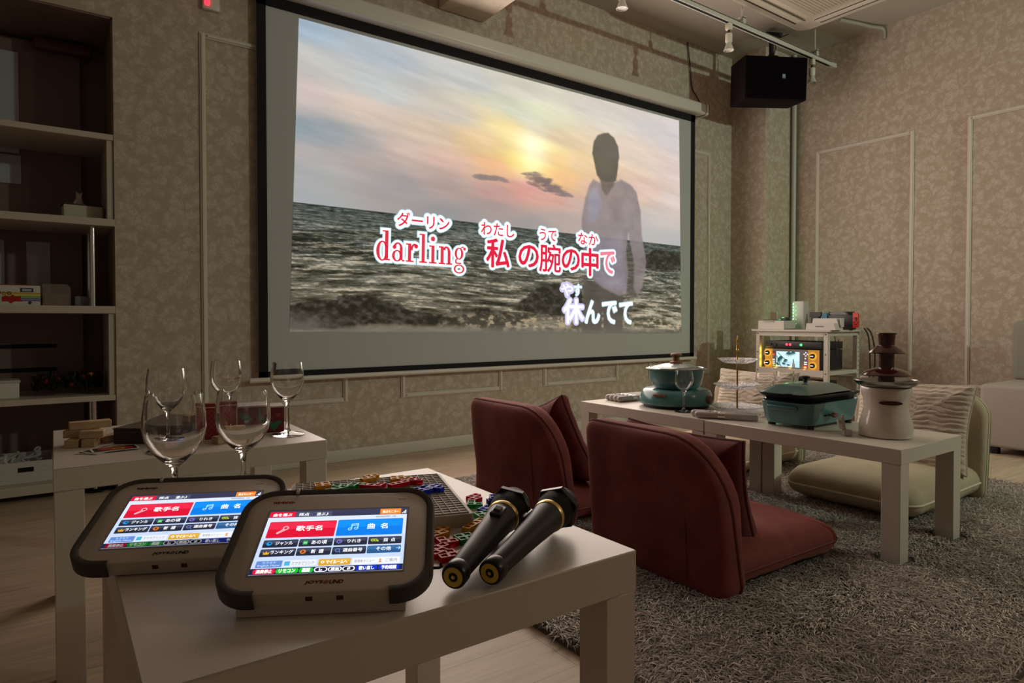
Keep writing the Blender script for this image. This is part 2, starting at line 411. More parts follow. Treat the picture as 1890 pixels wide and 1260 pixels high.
def picture(NX=840, NY=475):
    u, v = np.meshgrid(np.linspace(0, 1, NX+1), np.linspace(0, 1, NY+1)); c = np.zeros(u.shape+(3,))
    SKY = [(0, .02, 165, 184, 200), (.15, .05, 178, 188, 198), (.35, .06, 198, 198, 198), (.5, .05, 212, 208, 196), (.7, .06, 216, 208, 198), (.9, .08, 212, 204, 200), (1, .1, 212, 204, 206),
      (0, .13, 196, 195, 190), (.15, .16, 194, 198, 198), (.3, .2, 205, 195, 186), (.45, .12, 214, 215, 192), (.52, .1, 224, 226, 192), (.6, .2, 230, 206, 172), (.8, .2, 226, 206, 190), (1, .25, 222, 202, 196),
      (0, .23, 206, 190, 185), (.12, .25, 215, 196, 182), (.25, .28, 216, 196, 176), (.38, .28, 236, 205, 160), (.47, .22, 250, 226, 160), (.514, .26, 255, 250, 165), (.58, .3, 250, 210, 150), (.65, .3, 235, 205, 166), (.85, .35, 226, 196, 182), (1, .38, 216, 201, 196),
      (0, .335, 138, 154, 164), (.06, .34, 150, 160, 166), (.12, .37, 168, 164, 164), (.2, .37, 205, 180, 170), (.3, .38, 215, 180, 166), (.42, .36, 236, 180, 140), (.49, .34, 253, 222, 120), (.514, .33, 255, 242, 130), (.545, .35, 250, 205, 120), (.6, .36, 240, 188, 140), (.7, .38, 222, 186, 168),
      (0, .42, 176, 171, 170), (.15, .42, 180, 166, 160), (.3, .45, 175, 155, 150), (.42, .45, 190, 150, 146), (.5, .43, 215, 150, 136), (.57, .45, 216, 165, 150), (.65, .47, 205, 175, 166), (.9, .48, 202, 191, 186),
      (0, .5, 170, 172, 172), (.2, .5, 160, 155, 155), (.4, .52, 165, 150, 148), (.6, .53, 180, 165, 160), (.9, .55, 186, 183, 181), (0, .57, 166, 171, 174), (.3, .57, 150, 148, 150), (.5, .57, 158, 152, 150), (.75, .57, 175, 170, 168), (1, .58, 181, 181, 181)]
    wv = v-.16*(u-.3)*(1-v)*sm(.6, .1, v)+.05*(fbm(u*5, v*11, 3)-.5)      # streaks drift down to the right
    wsum = np.zeros(u.shape)
    for su, sv, *col in SKY:
        sv2 = sv-.16*(su-.3)*(1-sv)*float(sm(.6, .1, np.array(sv)))
        w = 1/(((u-su)*1.15)**2+((wv-sv2)*1.75)**2+.0016)**1.7
        wsum += w; c += w[..., None]*np.array(col, float)
    c /= wsum[..., None]
    st = .6*fbm(u*4+3*v, (v-.22*u)*24, 6)+.4*fbm(u*14+6*v, (v-.25*u)*60+3, 5)-.5; c += (st*46)[..., None]*np.array([1, .96, .9])*sm(.6, .4, v)[..., None]
    g = np.exp(-(((u-.514)*1.75)**2/.006+(v-.29)**2/.012)); c += g[..., None]*np.array([8, 26, 62])
    for cu, cv, a, b, s, col in ((.535, .385, .042, .022, .18, (126, 106, 104)), (.565, .408, .048, .022, .22, (124, 106, 106)), (.60, .425, .03, .014, .2, (140, 120, 118)), (.515, .405, .022, .010, .15, (150, 118, 110)), (.395, .408, .030, .010, .2, (140, 124, 122)), (.428, .408, .026, .009, .25, (146, 128, 124)), (.378, .412, .018, .010, .1, (142, 128, 126))):
        e = ((u-cu)/a)**2+((v-cv-s*(u-cu))/b)**2+2.6*(fbm(u*36+v*20, v*70, 5)-.5); m = sm(1.5, .2, e)*.9
        c = c*(1-m[..., None])+np.array(col, float)*m[..., None]
    # sea
    H = .587; t = np.clip((v-H)/(1-H), 0, 1); sea = v > H
    fx = 1/(.16+1.1*t)
    w1 = fbm((u-.5)*46*fx*.40+11, 38*np.log(t+.05)+1.5*np.sin(u*9), 5); w2 = fbm((u-.5)*14*fx*.5+3, 17*np.log(t+.06)+4, 4); w3 = fbm(u*130, v*300, 3)
    base = np.array([72, 80, 77])*(1-t)[..., None]+np.array([122, 113, 96])*t[..., None]
    s = base+((w1-.5)*165*(.5+t))[..., None]*np.array([1, .97, .88])+((w2-.5)*95)[..., None]*np.array([1, .98, .9])+((w3-.5)*62)[..., None]
    s -= (sm(.03, 0, t)*14)[..., None]
    hi = sm(.56, .76, w1+.5*(w3-.5))*sm(.03, .35, t); s = s*(1-.6*hi[..., None])+np.array([206, 188, 164])*.6*hi[..., None]
    for cv, wd, dk in ((.685, .012, 26), (.735, .016, 30), (.80, .012, 18)):      # troughs between the swells
        s -= (np.exp(-((v-cv-.014*np.sin(u*19+cv*40)-.02*(fbm(u*9, v*9, 3)-.5))/wd)**2)*dk*sm(.5, .1, u))[..., None]
    fo = sm(.56, .70, fbm(u*26, v*60, 5))*sm(.84, .92, u)*sm(.68, .74, v)           # foam at the right
    s = s*(1-.6*fo[..., None])+np.array([176, 172, 152])*.6*fo[..., None]
    c = np.where(sea[..., None], s, c)
    # rocks
    rk = fbm(u*90, v*80, 5); rg = fbm(u*30, v*60, 4)
    rc = np.array([48, 45, 40])+((rk-.5)*110)[..., None]
    RL = [(-.02, .915), (.03, .905), (.059, .896), (.098, .876), (.13, .872), (.149, .882), (.18, .893), (.209, .910), (.226, .928), (.273, .936), (.32, .918), (.36, .913), (.398, .905), (.438, .915), (.50, .93), (.50, .96), (.40, .985), (.20, .985), (.10, .99), (-.02, .99)]
    RC = [(.468, .915), (.48, .880), (.505, .840), (.538, .808), (.56, .80), (.584, .790), (.61, .797), (.632, .811), (.66, .84), (.66, .92), (.6, .93)]
    RR = [(.845, .67), (.862, .649), (.89, .63), (.911, .612), (.95, .618), (1.02, .622), (1.02, .70), (.93, .705), (.871, .70)]
    for P in (RL, RC, RR):
        m = in_poly(u, v, P, .006, .02); c = c*(1-m[..., None])+rc*m[..., None]
    gl = sm(.52, .66, rk)*sm(.915, .945, v)*sm(.22, .42, u)*(.35+.65*rg)                # wet pebbles catching the light
    sp = np.array([232, 206, 164])
    dk = sm(.90, .95, v)*sm(.25, .36, u)*sm(.9, .7, u)*.55
    c = c*(1-dk[..., None])+np.array([92, 86, 74])*dk[..., None]; c = c*(1-.7*gl[..., None])+sp*.7*gl[..., None]
    shore = sm(.965, .985, v+.01*(rg-.5))*sm(.09, .14, u)*sm(.4, .3, u); c = c*(1-.6*shore[..., None])+np.array([160, 146, 122])*.6*shore[..., None]
    # the singer's standing figure: trousers, loose pale shirt, sleeve, dark hair
    fig = fbm(u*26, v*18, 4)-.5
    def lay(c, P, col, soft, al, rough=.004, tex=30):
        m = in_poly(u, v, P, soft, rough)*al; return c*(1-m[..., None])+(np.array(col, float)+(fig*tex)[..., None])*m[..., None]
    c = lay(c, [(.664, .77), (.79, .80), (.787, 1.01), (.728, 1.01), (.722, .90), (.716, 1.01), (.656, 1.01)], (84, 78, 74), .006, .93)
    c = lay(c, [(.80, .60), (.835, .66), (.85, .78), (.835, .84), (.80, .82), (.795, .70)], (88, 82, 76), .012, .6)
    c = lay(c, [(.695, .345), (.735, .365), (.785, .325), (.815, .34), (.838, .37), (.852, .45), (.855, .55), (.872, .68), (.858, .79), (.84, .83), (.825, .80), (.828, .69), (.815, .60), (.81, .55), (.8, .64), (.808, .73), (.80, .825), (.775, .835), (.745, .818), (.715, .795), (.69, .765), (.668, .74), (.658, .60), (.657, .52), (.668, .43), (.68, .375)], (138, 126, 128), .007, .84)
    c = lay(c, [(.675, .60), (.79, .58), (.80, .81), (.76, .815), (.70, .775), (.67, .73)], (146, 139, 156), .02, .55)
    c = lay(c, [(.68, .40), (.705, .38), (.72, .45), (.70, .52), (.672, .53)], (156, 160, 184), .015, .5)
    c = lay(c, [(.66, .545), (.79, .53), (.815, .535), (.815, .552), (.66, .565)], (138, 126, 126), .010, .6)
    c = lay(c, [(.712, .32), (.764, .315), (.762, .355), (.737, .405), (.722, .385)], (112, 102, 94), .008, .9)
    c = lay(c, [(.690, .235), (.696, .185), (.708, .155), (.727, .140), (.742, .134), (.762, .15), (.775, .185), (.778, .23), (.773, .29), (.768, .335), (.745, .345), (.722, .345), (.706, .325), (.698, .28)], (98, 91, 82), .005, .95, .003, 14)
    # soft grey falloff at the lower edge and corner
    m = np.maximum(sm(.965, 1.0, v)*.85, sm(.16, 0, u)*sm(.90, .99, v)*.85); c = c*(1-m[..., None])+np.array([104, 100, 92])*m[..., None]
    c = np.clip(c, 0, 255)/255
    c = np.where(c <= .04045, c/12.92, ((c+.055)/1.055)**2.4)
    c = np.clip(c-.016, 0.0, None)
    V = [on_screen(a, b) for a, b in zip(u.ravel(), v.ravel())]
    i = np.arange(NY*(NX+1)).reshape(NY, NX+1)[:, :NX].ravel(); q = np.stack([i, i+NX+1, i+NX+2, i+1], 1)
    return V, [tuple(r) for r in q.tolist()], [(*r, 1.) for r in c.reshape(-1, 3).tolist()]
lyr = Flat(); RED = rgb(222, 36, 66); WH = (1.0, 1.0, 1.0); PINK = rgb(236, 130, 150)
HALO = rgb(176, 214, 222)
def lyric(body, u0, v0, u1, v1, col=RED, b=.018, o=.075):
    k = .011/(v1-v0) if v1-v0 < .06 else .0105/(v1-v0)
    for c, z, r, n in ((HALO, 1, k+.25*k, 20), (WH, 2, k, 20), (col, 3, b, 6)): lyr.text(body, u0, v0, u1, v1, c, z, r, 1.76, n)
# 'darling' in a bold book face, cut from stems, bowls and serifs
R, A, D = 'R', 'A', 'D'
GL = {'d': (.52, [(A, .22, .31, .22, .335, 20, 340, .115, .045), (R, .31, 0, .43, 1.0), (R, .22, .955, .43, 1.0), (R, .43, 0, .50, .05)]),
  'a': (.46, [(A, .19, .18, .19, .195, 0, 360, .10, .04), (R, .28, .04, .39, .45), (A, .21, .42, .18, .215, 0, 165, .10, .05), (D, .085, .47, .07), (R, .36, 0, .46, .055)]),
  'r': (.46, [(R, .08, 0, .20, .63), (R, 0, 0, .30, .05), (R, 0, .58, .20, .63), (A, .33, .36, .17, .28, 50, 170, .09, .07), (D, .385, .55, .075)]),
  'l': (.33, [(R, .09, 0, .21, 1.0), (R, 0, 0, .30, .05), (R, 0, .955, .21, 1.0)]),
  'i': (.33, [(R, .09, 0, .21, .63), (R, 0, 0, .30, .05), (R, 0, .58, .21, .63), (D, .145, .86, .085)]),
  'n': (.58, [(R, .08, 0, .20, .63), (R, 0, 0, .27, .05), (R, 0, .58, .20, .63), (A, .31, .40, .17, .24, 0, 150, .115, .06), (R, .365, 0, .48, .41), (R, .30, 0, .55, .05)]),
  'g': (.47, [(A, .20, .42, .18, .215, 0, 360, .095, .04), (A, .36, .60, .10, .08, 60, 200, .03, .04), (D, .43, .60, .055), (A, .21, -.13, .22, .165, 0, 360, .07, .045), (A, .12, .14, .08, .10, 80, 250, .06, .045), (R, .10, .05, .30, .10)])}
def word(F, s, u0, v0, u1, v1, col, z, e=0.):
    W = sum(GL[c][0]+.05 for c in s)-.05; x = 0; lo, hi = -.30, 1.0
    T = lambda a, b: (u0+a/W*(u1-u0), v1-(b-lo)/(hi-lo)*(v1-v0))
    for ch in s:
        w, prim = GL[ch]
        for p in prim:
            if p[0] == R: F.poly([T(x+p[1]-e, p[2]-e), T(x+p[3]+e, p[2]-e), T(x+p[3]+e, p[4]+e), T(x+p[1]-e, p[4]+e)], col, z)
            elif p[0] == D: F.poly([T(x+p[1]+(p[3]+e)*math.cos(k*PI/10), p[2]+(p[3]+e)*math.sin(k*PI/10)) for k in range(20)], col, z)
            else:
                _, cx, cy, rx, ry, a0, a1, tx, ty = p; n = 26; a0, a1 = rad(a0), rad(a1)
                if a1-a0 < 6: a0 -= e/rx; a1 += e/rx
                o = [(x+cx+(rx+e)*math.cos(a0+(a1-a0)*k/n), cy+(ry+e)*math.sin(a0+(a1-a0)*k/n)) for k in range(n+1)]
                ix, iy = max(.001, rx-tx-e), max(.001, ry-ty-e)
                i = [(x+cx+ix*math.cos(a0+(a1-a0)*k/n), cy+iy*math.sin(a0+(a1-a0)*k/n)) for k in range(n+1)]
                for k in range(n): F.poly([T(*o[k]), T(*o[k+1]), T(*i[k+1]), T(*i[k])], col, z)
        x += w+.05
for col, z, e in ((HALO, 1, .10), (WH, 2, .075), (RED, 3, .0)): word(lyr, 'darling', .153, .648, .345, .782, col, z, e)
lyric('ダーリン', .194, .578, .307, .628, b=.012)
lyric('私', .396, .640, .453, .748, b=.024); lyric('の', .478, .652, .531, .738, b=.026); lyric('腕', .534, .640, .594, .752, b=.014)
lyric('の', .598, .652, .650, .738, b=.026); lyric('中', .657, .640, .708, .755, b=.024); lyric('で', .716, .645, .762, .740, PINK, b=.026)
lyric('わたし', .382, .580, .466, .628, b=.012); lyric('うで', .534, .580, .582, .626, b=.012); lyric('なか', .646, .578, .708, .626, b=.012)
LIL = rgb(206, 200, 236)
def white_lyric(body, u0, v0, u1, v1, b, o, halo=HALO):
    lyr.text(body, u0, v0, u1, v1, halo, 1, b+o, 1.76, 20); lyr.text(body, u0, v0, u1, v1, WH, 3, b, 1.76, 10)
white_lyric('や', .597, .795, .630, .845, .03, .20, LIL); white_lyric('す', .634, .797, .656, .843, .03, .08)
white_lyric('休', .603, .858, .662, .958, .03, .075, LIL)
for b_, u0, u1 in (('ん', .668, .712), ('で', .722, .768), ('て', .778, .820)): white_lyric(b_, u0, .862, u1, .956, .03, .035)
pic = lyr.build('projected_picture', on_screen, attr_mat('projected_light', .9, 1.0, .08), scr, step=.0006, extra=picture())
pic['label'] = 'sunset sea video with red and white song words'

# ================================================================== CEILING THINGS
ACW = mat('air_conditioner_plastic', (.66, .60, .51), .45)
DKSLOT = mat('dark_slot', (.06, .05, .045), .7)
ac = thing('air_conditioner', 'square cream air conditioner panel on the ceiling above the track lights', 'air conditioner', (3.885, 2.10, 2.80))
bm = bmesh.new(); add_prism(bm, rrect(-.485, -.485, .485, .485, .06), .0, .035)
bmesh.ops.bevel(bm, geom=[e for e in bm.edges if abs(e.verts[0].co.z) < 1e-4 and abs(e.verts[1].co.z) < 1e-4], offset=.012, segments=3, profile=.5, affect='EDGES'); obj('panel', bm, ACW, ac)
bm = bmesh.new(); add_prism(bm, rrect(-.43, -.43, .43, .43, .03), .034, .105); obj('body', bm, ACW, ac)
for k in range(4):
    M = xf(rot=(0, 0, k*PI/2))
    bm = bmesh.new(); add_box(bm, (0, .395, -.001), (.66, .072, .008), .003, 2, M); add_box(bm, (0, .395, -.006), (.60, .046, .006), .002, 1, M); obj('louvre', bm, ACW, ac)
    bm = bmesh.new(); add_box(bm, (0, .425, -.0065), (.62, .010, .004), 0, 1, M); add_box(bm, (0, .362, -.0055), (.64, .006, .004), 0, 1, M); obj('slot', bm, DKSLOT, ac)
bm = bmesh.new(); add_prism(bm, rrect(-.31, -.31, .31, .31, .03), -.008, .0)
for i in range(26): add_box(bm, (0, -.27+i*.0216, -.009), (.56, .004, .004))
obj('intake_grille', bm, mat('intake_grille_plastic', (.50, .44, .37), .6), ac)

RAILM = mat('track_enamel', (.55, .53, .49), .4)
rail = thing('track_rail', 'long pale lighting track hung from the ceiling in front of the speaker', 'lighting track', (3.4, 2.62, 2.69))
bm = bmesh.new(); add_box(bm, (0, 0, .011), (2.84, .034, .006)); add_box(bm, (0, .014, -.002), (2.84, .006, .030)); add_box(bm, (0, -.014, -.002), (2.84, .006, .030)); obj('rail', bm, RAILM, rail, smooth=False)
box('groove', (0, 0, -.006), (2.80, .02, .016), mat('black_groove', (0, 0, 0)), rail)
bm = bmesh.new(); add_box(bm, (1.455, 0, 0), (.07, .036, .034), .006); obj('end_cap', bm, RAILM, rail)
for x in (-.55, .32, 1.21):
    tube('hanging_rod', [(x, .0, .05), (x, .0, .215)], .005, RAILM, rail)
    bm = bmesh.new(); add_box(bm, (x, 0, .05), (.03, .044, .012)); add_box(bm, (x, .019, .03), (.03, .006, .04)); add_box(bm, (x, -.019, .03), (.03, .006, .04)); obj('hanger_bracket', bm, RAILM, rail)
LAMPGL = mat('lamp_glass', (.75, .72, .68), .12, trans=.35)
def spot(x, label):
    t = thing('track_spotlight', label, 'spotlight', (x, 2.62, 2.672), group='unlit spotlights on the ceiling track')
    bm = bmesh.new(); add_box(bm, (0, 0, -.022), (.036, .036, .044), .006); obj('adapter', bm, ACW, t)
    lathe('stem', [(0, -.07), (.008, -.07), (.008, -.04), (0, -.04)], mat('dark_metal', (.05, .045, .045), .4, .8), t, 12)
    lathe('socket', [(0, -.068), (.021, -.068), (.022, -.075), (.022, -.118), (.018, -.125), (0, -.125)], ACW, t, 20)
    lathe('reflector_bulb', [(0, -.118), (.016, -.122), (.02, -.140), (.031, -.168), (.033, -.174), (.030, -.175), (.026, -.168), (0, -.160)], LAMPGL, t, 24)
spot(3.585, 'white track spotlight hanging just left of the black speaker'); spot(4.572, 'white track spotlight in front of the black speaker\'s right edge'); spot(2.62, 'white track spotlight over the screen\'s top, cut by the picture edge')

SPK = mat('black_speaker_shell', (.006, .0028, .004), .7, spec=.15)
sp = thing('loudspeaker', 'black box loudspeaker hung from the ceiling in the corner', 'loudspeaker', (4.349, 2.802, 2.508), rot=(rad(3), 0, rad(-30))); sp.scale = (1.04, 1.04, .98)
bm = bmesh.new(); add_prism(bm, [(-.25, -.10), (.21, -.10), (.185, .11), (-.25, .13)], -.158, .158)
bmesh.ops.bevel(bm, geom=list(bm.edges), offset=.012, segments=3, profile=.5, affect='EDGES'); obj('cabinet', bm, SPK, sp)
bm = bmesh.new(); add_box(bm, (-.02, -.104, 0), (.43, .014, .30), .006); obj('grille', bm, mat('speaker_grille', (.003, .0012, .003), .9, spec=.08, bump=(900, .4)), sp)
F = Flat(); F.rect(0, 0, 1, 1, rgb(74, 88, 110)); F.text('JBL', .12, .42, .88, .62, rgb(210, 215, 222), 1, .06); F.rect(.2, .15, .8, .34, rgb(150, 164, 184), 1)
F.build('badge', lambda u, v, z: (u*.024-.012, -.1125-z, .016-v*.032), attr_mat('printed_plate', .35), sp, loc=(.03, 0, .01))
bm = bmesh.new(); add_tube(bm, [(0, .02, .15), (0, .02, .19)], .05, 16); add_tube(bm, [(0, .02, .19), (0, .03, .355)], .016, 10); add_box(bm, (0, .03, .352), (.12, .09, .02)); add_tube(bm, [(-.05, .02, .165), (0, .02, .215), (.05, .02, .165)], .012, 8); obj('ceiling_mount', bm, mat('black_steel', (.02, .018, .02), .45, .6), sp)
tube('speaker_cable', bez([(.02, .05, .18), (.04, .04, .28), (.02, .05, .32), (.10, -.02, .35)]), .004, mat('dark_cable', (.03, .028, .03), .5), sp, 6)
tag(tube('hanging_cable', bez([(4.005, 3.30, 2.89), (4.03, 3.296, 2.72), (4.06, 3.30, 2.56), (4.10, 3.292, 2.50), (4.14, 3.28, 2.44)]), .005, mat('dark_cable', (0, 0, 0)), None, 6), 'thin dark cord hanging from the ceiling to the screen roller\'s end', 'cord')
tag(tube('ceiling_conduit', bez([(4.58, 2.42, 2.885), (4.72, 2.38, 2.885), (4.86, 2.34, 2.88), (4.95, 2.30, 2.87), (4.955, 2.295, 2.80)]), .012, mat('beige_conduit', (.36, .32, .27), .6), None, 8), 'beige conduit along the ceiling beside the air conditioner', 'conduit')
al = thing('fire_alarm_lamp', 'small white wall unit with a glowing red lamp above the panel moulding', 'alarm lamp', (.60, WY-.012, 2.235))
bm = bmesh.new(); add_box(bm, (.015, .0, 0), (.075, .024, .075), .005); obj('plate', bm, CASE, al)
bm = bmesh.new(); add_box(bm, (-.004, -.015, -.004), (.022, .014, .036), .004); obj('red_lens', bm, mat('red_lens', (.5, .01, .02), .3, emit=(1, .03, .06), es=2.2), al)

# ================================================================== SHELF NICHE AT THE LEFT
SHW = mat('cream_shelf_board', (.50, .43, .36), .5)
CHR = mat('chrome', (.75, .73, .70), .18, 1.)
sh = thing('shelf_unit', 'tall cream open shelf unit with chrome poles built into the dark niche', 'shelf unit', (-.37, 3.31, 0))
for z0, z1, r in ((1.533, 1.558, .59), (1.160, 1.191, .594), (.780, .812, .592), (.400, .424, .588), (.028, .066, .588)):
    bm = bmesh.new(); add_box(bm, ((r-.61)/2, .205, (z0+z1)/2), (r+.61, .41, z1-z0), .002, 1); obj('shelf', bm, SHW, sh)
for z0, z1 in ((1.191, 1.533), (.424, .780)):
    for x in (.5775, -.597):
        bm = bmesh.new(); add_box(bm, (x, .205, (z0+z1)/2), (.025, .39, z1-z0), .001, 1); obj('side_panel', bm, SHW, sh)
for z0, z1 in ((.812, 1.160), (.066, .400), (.0, .028)):
    for x in (.512, -.53):
        for y in (.05, .36): lathe('pole', [(0, z0), (.0115, z0), (.0115, z1), (0, z1)], CHR, sh, 16, (x, y, 0))
for x in (.512, -.53): lathe('foot', [(0, 0), (.038, 0), (.04, .004), (.03, .010), (.012, .012), (0, .012)], mat('dark_metal', ()), sh, 20, (x, .05, 0))

dc = thing('door_closer', 'dark brown door closer with a folding black arm on the niche door', 'door closer', (.05, 3.70, 2.02))
bm = bmesh.new(); add_box(bm, (0, -.01, 0), (.225, .05, .052), .012, 3); obj('body', bm, mat('brown_metal', (.11, .045, .035), .45, .1), dc)
bm = bmesh.new(); add_tube(bm, [(.06, -.02, .045), (-.28, -.03, .075)], .009, 8); add_tube(bm, [(-.28, -.03, .078), (-.02, .03, .05)], .008, 8); add_tube(bm, [(.06, -.015, .02), (.06, -.02, .05)], .016, 12); obj('arm', bm, mat('black_steel', ()), dc)

TIS = mat('cream_felt', (.52, .48, .38), .9, bump=(200, .3))
ti = thing('tissue_box_cover', 'cream fabric tissue box cover with a paper tuft on the second shelf', 'tissue box', (.108, 3.46, 1.1914), rad(4))
bm = bmesh.new(); add_box(bm, (0, 0, .032), (.145, .11, .064), .006, 2); obj('cover', bm, TIS, ti)
bm = bmesh.new(); add_box(bm, (0, 0, .0655), (.15, .115, .004), .001, 1); obj('rim', bm, mat('dark_piping', (.05, .035, .03), .8), ti)
bm = bmesh.new(); add_pillow(bm, [(-.03, 0), (.03, 0), (.018, .02), (.012, .045), (.016, .066), (.004, .058), (-.012, .068), (-.010, .04), (-.020, .018)], .010, .008, rings=5, M=xf((-.012, 0, .062), (PI/2, 0, 0))); obj('tissue', bm, mat('white_tissue', (.42, .37, .31), .9), ti)

# board games and boxes on the third shelf
gb = thing('board_game_box', 'white board game box with rainbow stripes and a red splash on the third shelf', 'game box', (-.145, 3.40, .8124))
bm = bmesh.new(); add_box(bm, (0, .10, .042), (.20, .20, .084), .002, 1); obj('box', bm, mat('white_card', (.6, .57, .52), .5), gb)
bm = bmesh.new(); add_box(bm, (-.02, .10, .086), (.18, .19, .004)); obj('lid_edge', bm, mat('red_card', (.35, .03, .03), .5), gb)
F = Flat()
for i, c_ in enumerate(((200, 150, 40), (210, 200, 60), (120, 160, 70), (90, 120, 150), (130, 80, 150))): F.rect(.35, .35+i*.09, 1, .42+i*.09, rgb(*c_))
F.poly([(.35, .62), (.42, .5), (.47, .58), (.53, .46), (.58, .56), (.68, .52), (.66, .68), (.70, .80), (.56, .80), (.5, .92), (.45, .80), (.36, .82)], rgb(170, 20, 25), 1)
F.rect(.66, .13, .88, .33, rgb(40, 40, 80), 1); F.rect(.69, .17, .85, .29, rgb(170, 175, 185), 2)
for i in range(6): F.disc(.05+i*.085, .36-.05*math.sin(i*1.1), .09, rgb(60, 70, 40) if i % 2 else rgb(150, 120, 40), 1, 2.4, r0=.045)
F.disc(.82, .86, .08, rgb(60, 50, 110), 1, 2.4)
F.build('printed_front', lambda u, v, z: (u*.2-.1, -.0008-z, .084-v*.084), attr_mat('printed_plate', .35), gb)
cb = thing('clear_plastic_box', 'clear rounded plastic box of wooden pieces beside the rainbow game box', 'box', (.012, 3.41, .8124))
bm = bmesh.new(); add_prism(bm, rrect(-.05, 0, .05, .094, (.004, .004, .022, .004)), -.09, 0, xf(rot=(PI/2, 0, 0))); obj('case', bm, mat('clear_amber_plastic', (.55, .44, .36), .12, trans=.75), cb)
bm = bmesh.new(); add_box(bm, (0, .045, .027), (.088, .07, .05), .002, 1); obj('wooden_pieces', bm, wood_mat('pale_wood', (.50, .33, .20)), cb)
bm = bmesh.new(); add_box(bm, (0, 0, .0215), (.058, .07, .043), .004, 2); add_box(bm, (.012, -.036, .028), (.035, .004, .018), .001, 1)
tag(obj('small_case', bm, mat('grey_plastic', (.17, .165, .17), .4), None, (.105, 3.43, .8124)), 'small dark grey case by the chrome pole on the third shelf', 'case')

# fourth shelf: white box and a berry wreath
wb = thing('storage_box', 'white lidded storage box at the left end of the wreath\'s shelf', 'box', (-.205, 3.44, .4245), rad(5))
bm = bmesh.new(); add_box(bm, (0, 0, .033), (.16, .12, .066), .003, 1); obj('box', bm, mat('white_card', ()), wb)
bm = bmesh.new(); add_box(bm, (0, 0, .07), (.168, .126, .012), .003, 1); obj('lid', bm, mat('grey_white_card', (.42, .40, .40), .5), wb)
wr = thing('wreath', 'dark red and green berry wreath lying on the shelf beside the white box', 'wreath', (.048, 3.47, .4245))
bm = bmesh.new()
for k in range(1500):
    a = random.uniform(0, 2*PI); r = random.gauss(.105, .02); p = Vector((max(-.12, min(.12, r*math.cos(a)*1.15)), r*.75*math.sin(a), random.uniform(.022, .085)))
    d = Vector((random.gauss(0, 1), random.gauss(0, 1), random.gauss(.4, .7))).normalized()*random.uniform(.016, .028); w = d.cross(Vector((0, 0, 1))).normalized()*.004
    q = [bm.verts.new(x) for x in (p-d*.3, p+d*.3+w, p+d, p+d*.3-w)]; bm.faces.new(q)
fo = obj('foliage', bm, mat('dark_foliage', (.018, .024, .016), .6), wr); fo['kind'] = 'stuff'
for k in range(16):
    a = k*2*PI/16+random.uniform(-.15, .15); r = .10+random.uniform(-.015, .015)
    lathe('berry', [(0, -.012), (.008, -.009), (.012, 0), (.008, .009), (0, .012)], mat('dark_red_berry', (.14, .008, .014), .3), wr, 12, (r*1.1*math.cos(a), r*.75*math.sin(a), random.uniform(.045, .085)))
lathe('gold_bauble', [(0, -.014), (.010, -.010), (.014, 0), (.010, .010), (0, .014)], mat('gold', (.55, .34, .10), .25, 1.), wr, 14, (.085, -.05, .085))
# bottom shelf: crate of cables
cr = thing('storage_crate', 'white crate with a slot handle full of cables on the bottom shelf', 'crate', (-.19, 3.38, .0665))
bm = bmesh.new()
for c, s in (((0, .13, .004), (.36, .26, .008)), ((0, .002, .023), (.36, .005, .046)), ((0, .002, .078), (.36, .005, .024)), ((-.06, .002, .056), (.24, .005, .020)), ((.147, .002, .056), (.066, .005, .020)), ((0, .258, .045), (.36, .005, .09)), ((-.178, .13, .045), (.005, .26, .09)), ((.178, .13, .045), (.005, .26, .09))): add_box(bm, c, s, .001, 1)
obj('bin', bm, mat('white_bin', (.50, .48, .46), .5), cr, smooth=False); box('handle_shadow_gap', (.087, .012, .056), (.06, .003, .018), mat('black_groove', ()), cr); bpy.data.objects['handle_shadow_gap'].name = 'slot_shade'  # dark sheet behind the slot stands in for the shade inside
for k, (x, y, c_, lb) in enumerate(((-.25, 3.46, (.45, .42, .38), 'white'), (-.165, 3.44, (.5, .48, .43), 'cream'), (-.085, 3.50, (.34, .33, .33), 'grey'))):
    pts = [(x+.024*math.cos(t*.9)+.012*math.sin(t*2.3+k), y+.04*math.sin(t*.8+k), .150+.028*math.sin(t*.55+k*2)+.01*math.cos(t*1.7)) for t in np.linspace(0, 16, 70)]
    tag(tube('cable', pts, .0055, mat('cable_'+lb, c_, .5), None, 6), ('white tangled cable at the crate\'s left', 'cream tangled cable in the middle of the crate', 'grey tangled cable at the crate\'s right end')[k], 'cable', 'tangled cables in the white crate')

# ================================================================== TABLES
LACK = mat('white_foil_table', (.60, .54, .47), .34, bump=(400, .03))
def table(label, x0, x1, y0, y1, h, th, leg, z=0, group=None):
    t = thing('low_table', label, 'table', ((x0+x1)/2, (y0+y1)/2, z), 0, group); w, d = x1-x0, y1-y0
    bm = bmesh.new(); add_box(bm, (0, 0, h-th/2), (w, d, th), .0015, 1); obj('tabletop', bm, LACK, t)
    for sx in (-1, 1):
        for sy in (-1, 1):
            bm = bmesh.new(); add_box(bm, (sx*(w/2-leg/2-.001), sy*(d/2-leg/2-.001), (h-th)/2), (leg, leg, h-th), .0015, 1); obj('leg', bm, LACK, t)
    return t
table('white square table in front, under both karaoke tablets and two microphones', .055, .618, .588, 1.165, .45, .053, .052)
table('white square table by the shelves holding wooden blocks and wine glasses', -.005, .557, 1.587, 2.15, .45, .047, .052)
table('white low table on the rug under the chocolate fountain and square hot plate', 2.062, 2.502, .892, 1.608, .349, .047, .056, .0128)
table('white low table at the far end of the pair, under the round blue pot', 2.062, 2.502, 1.612, 2.33, .349, .047, .056, .0128)

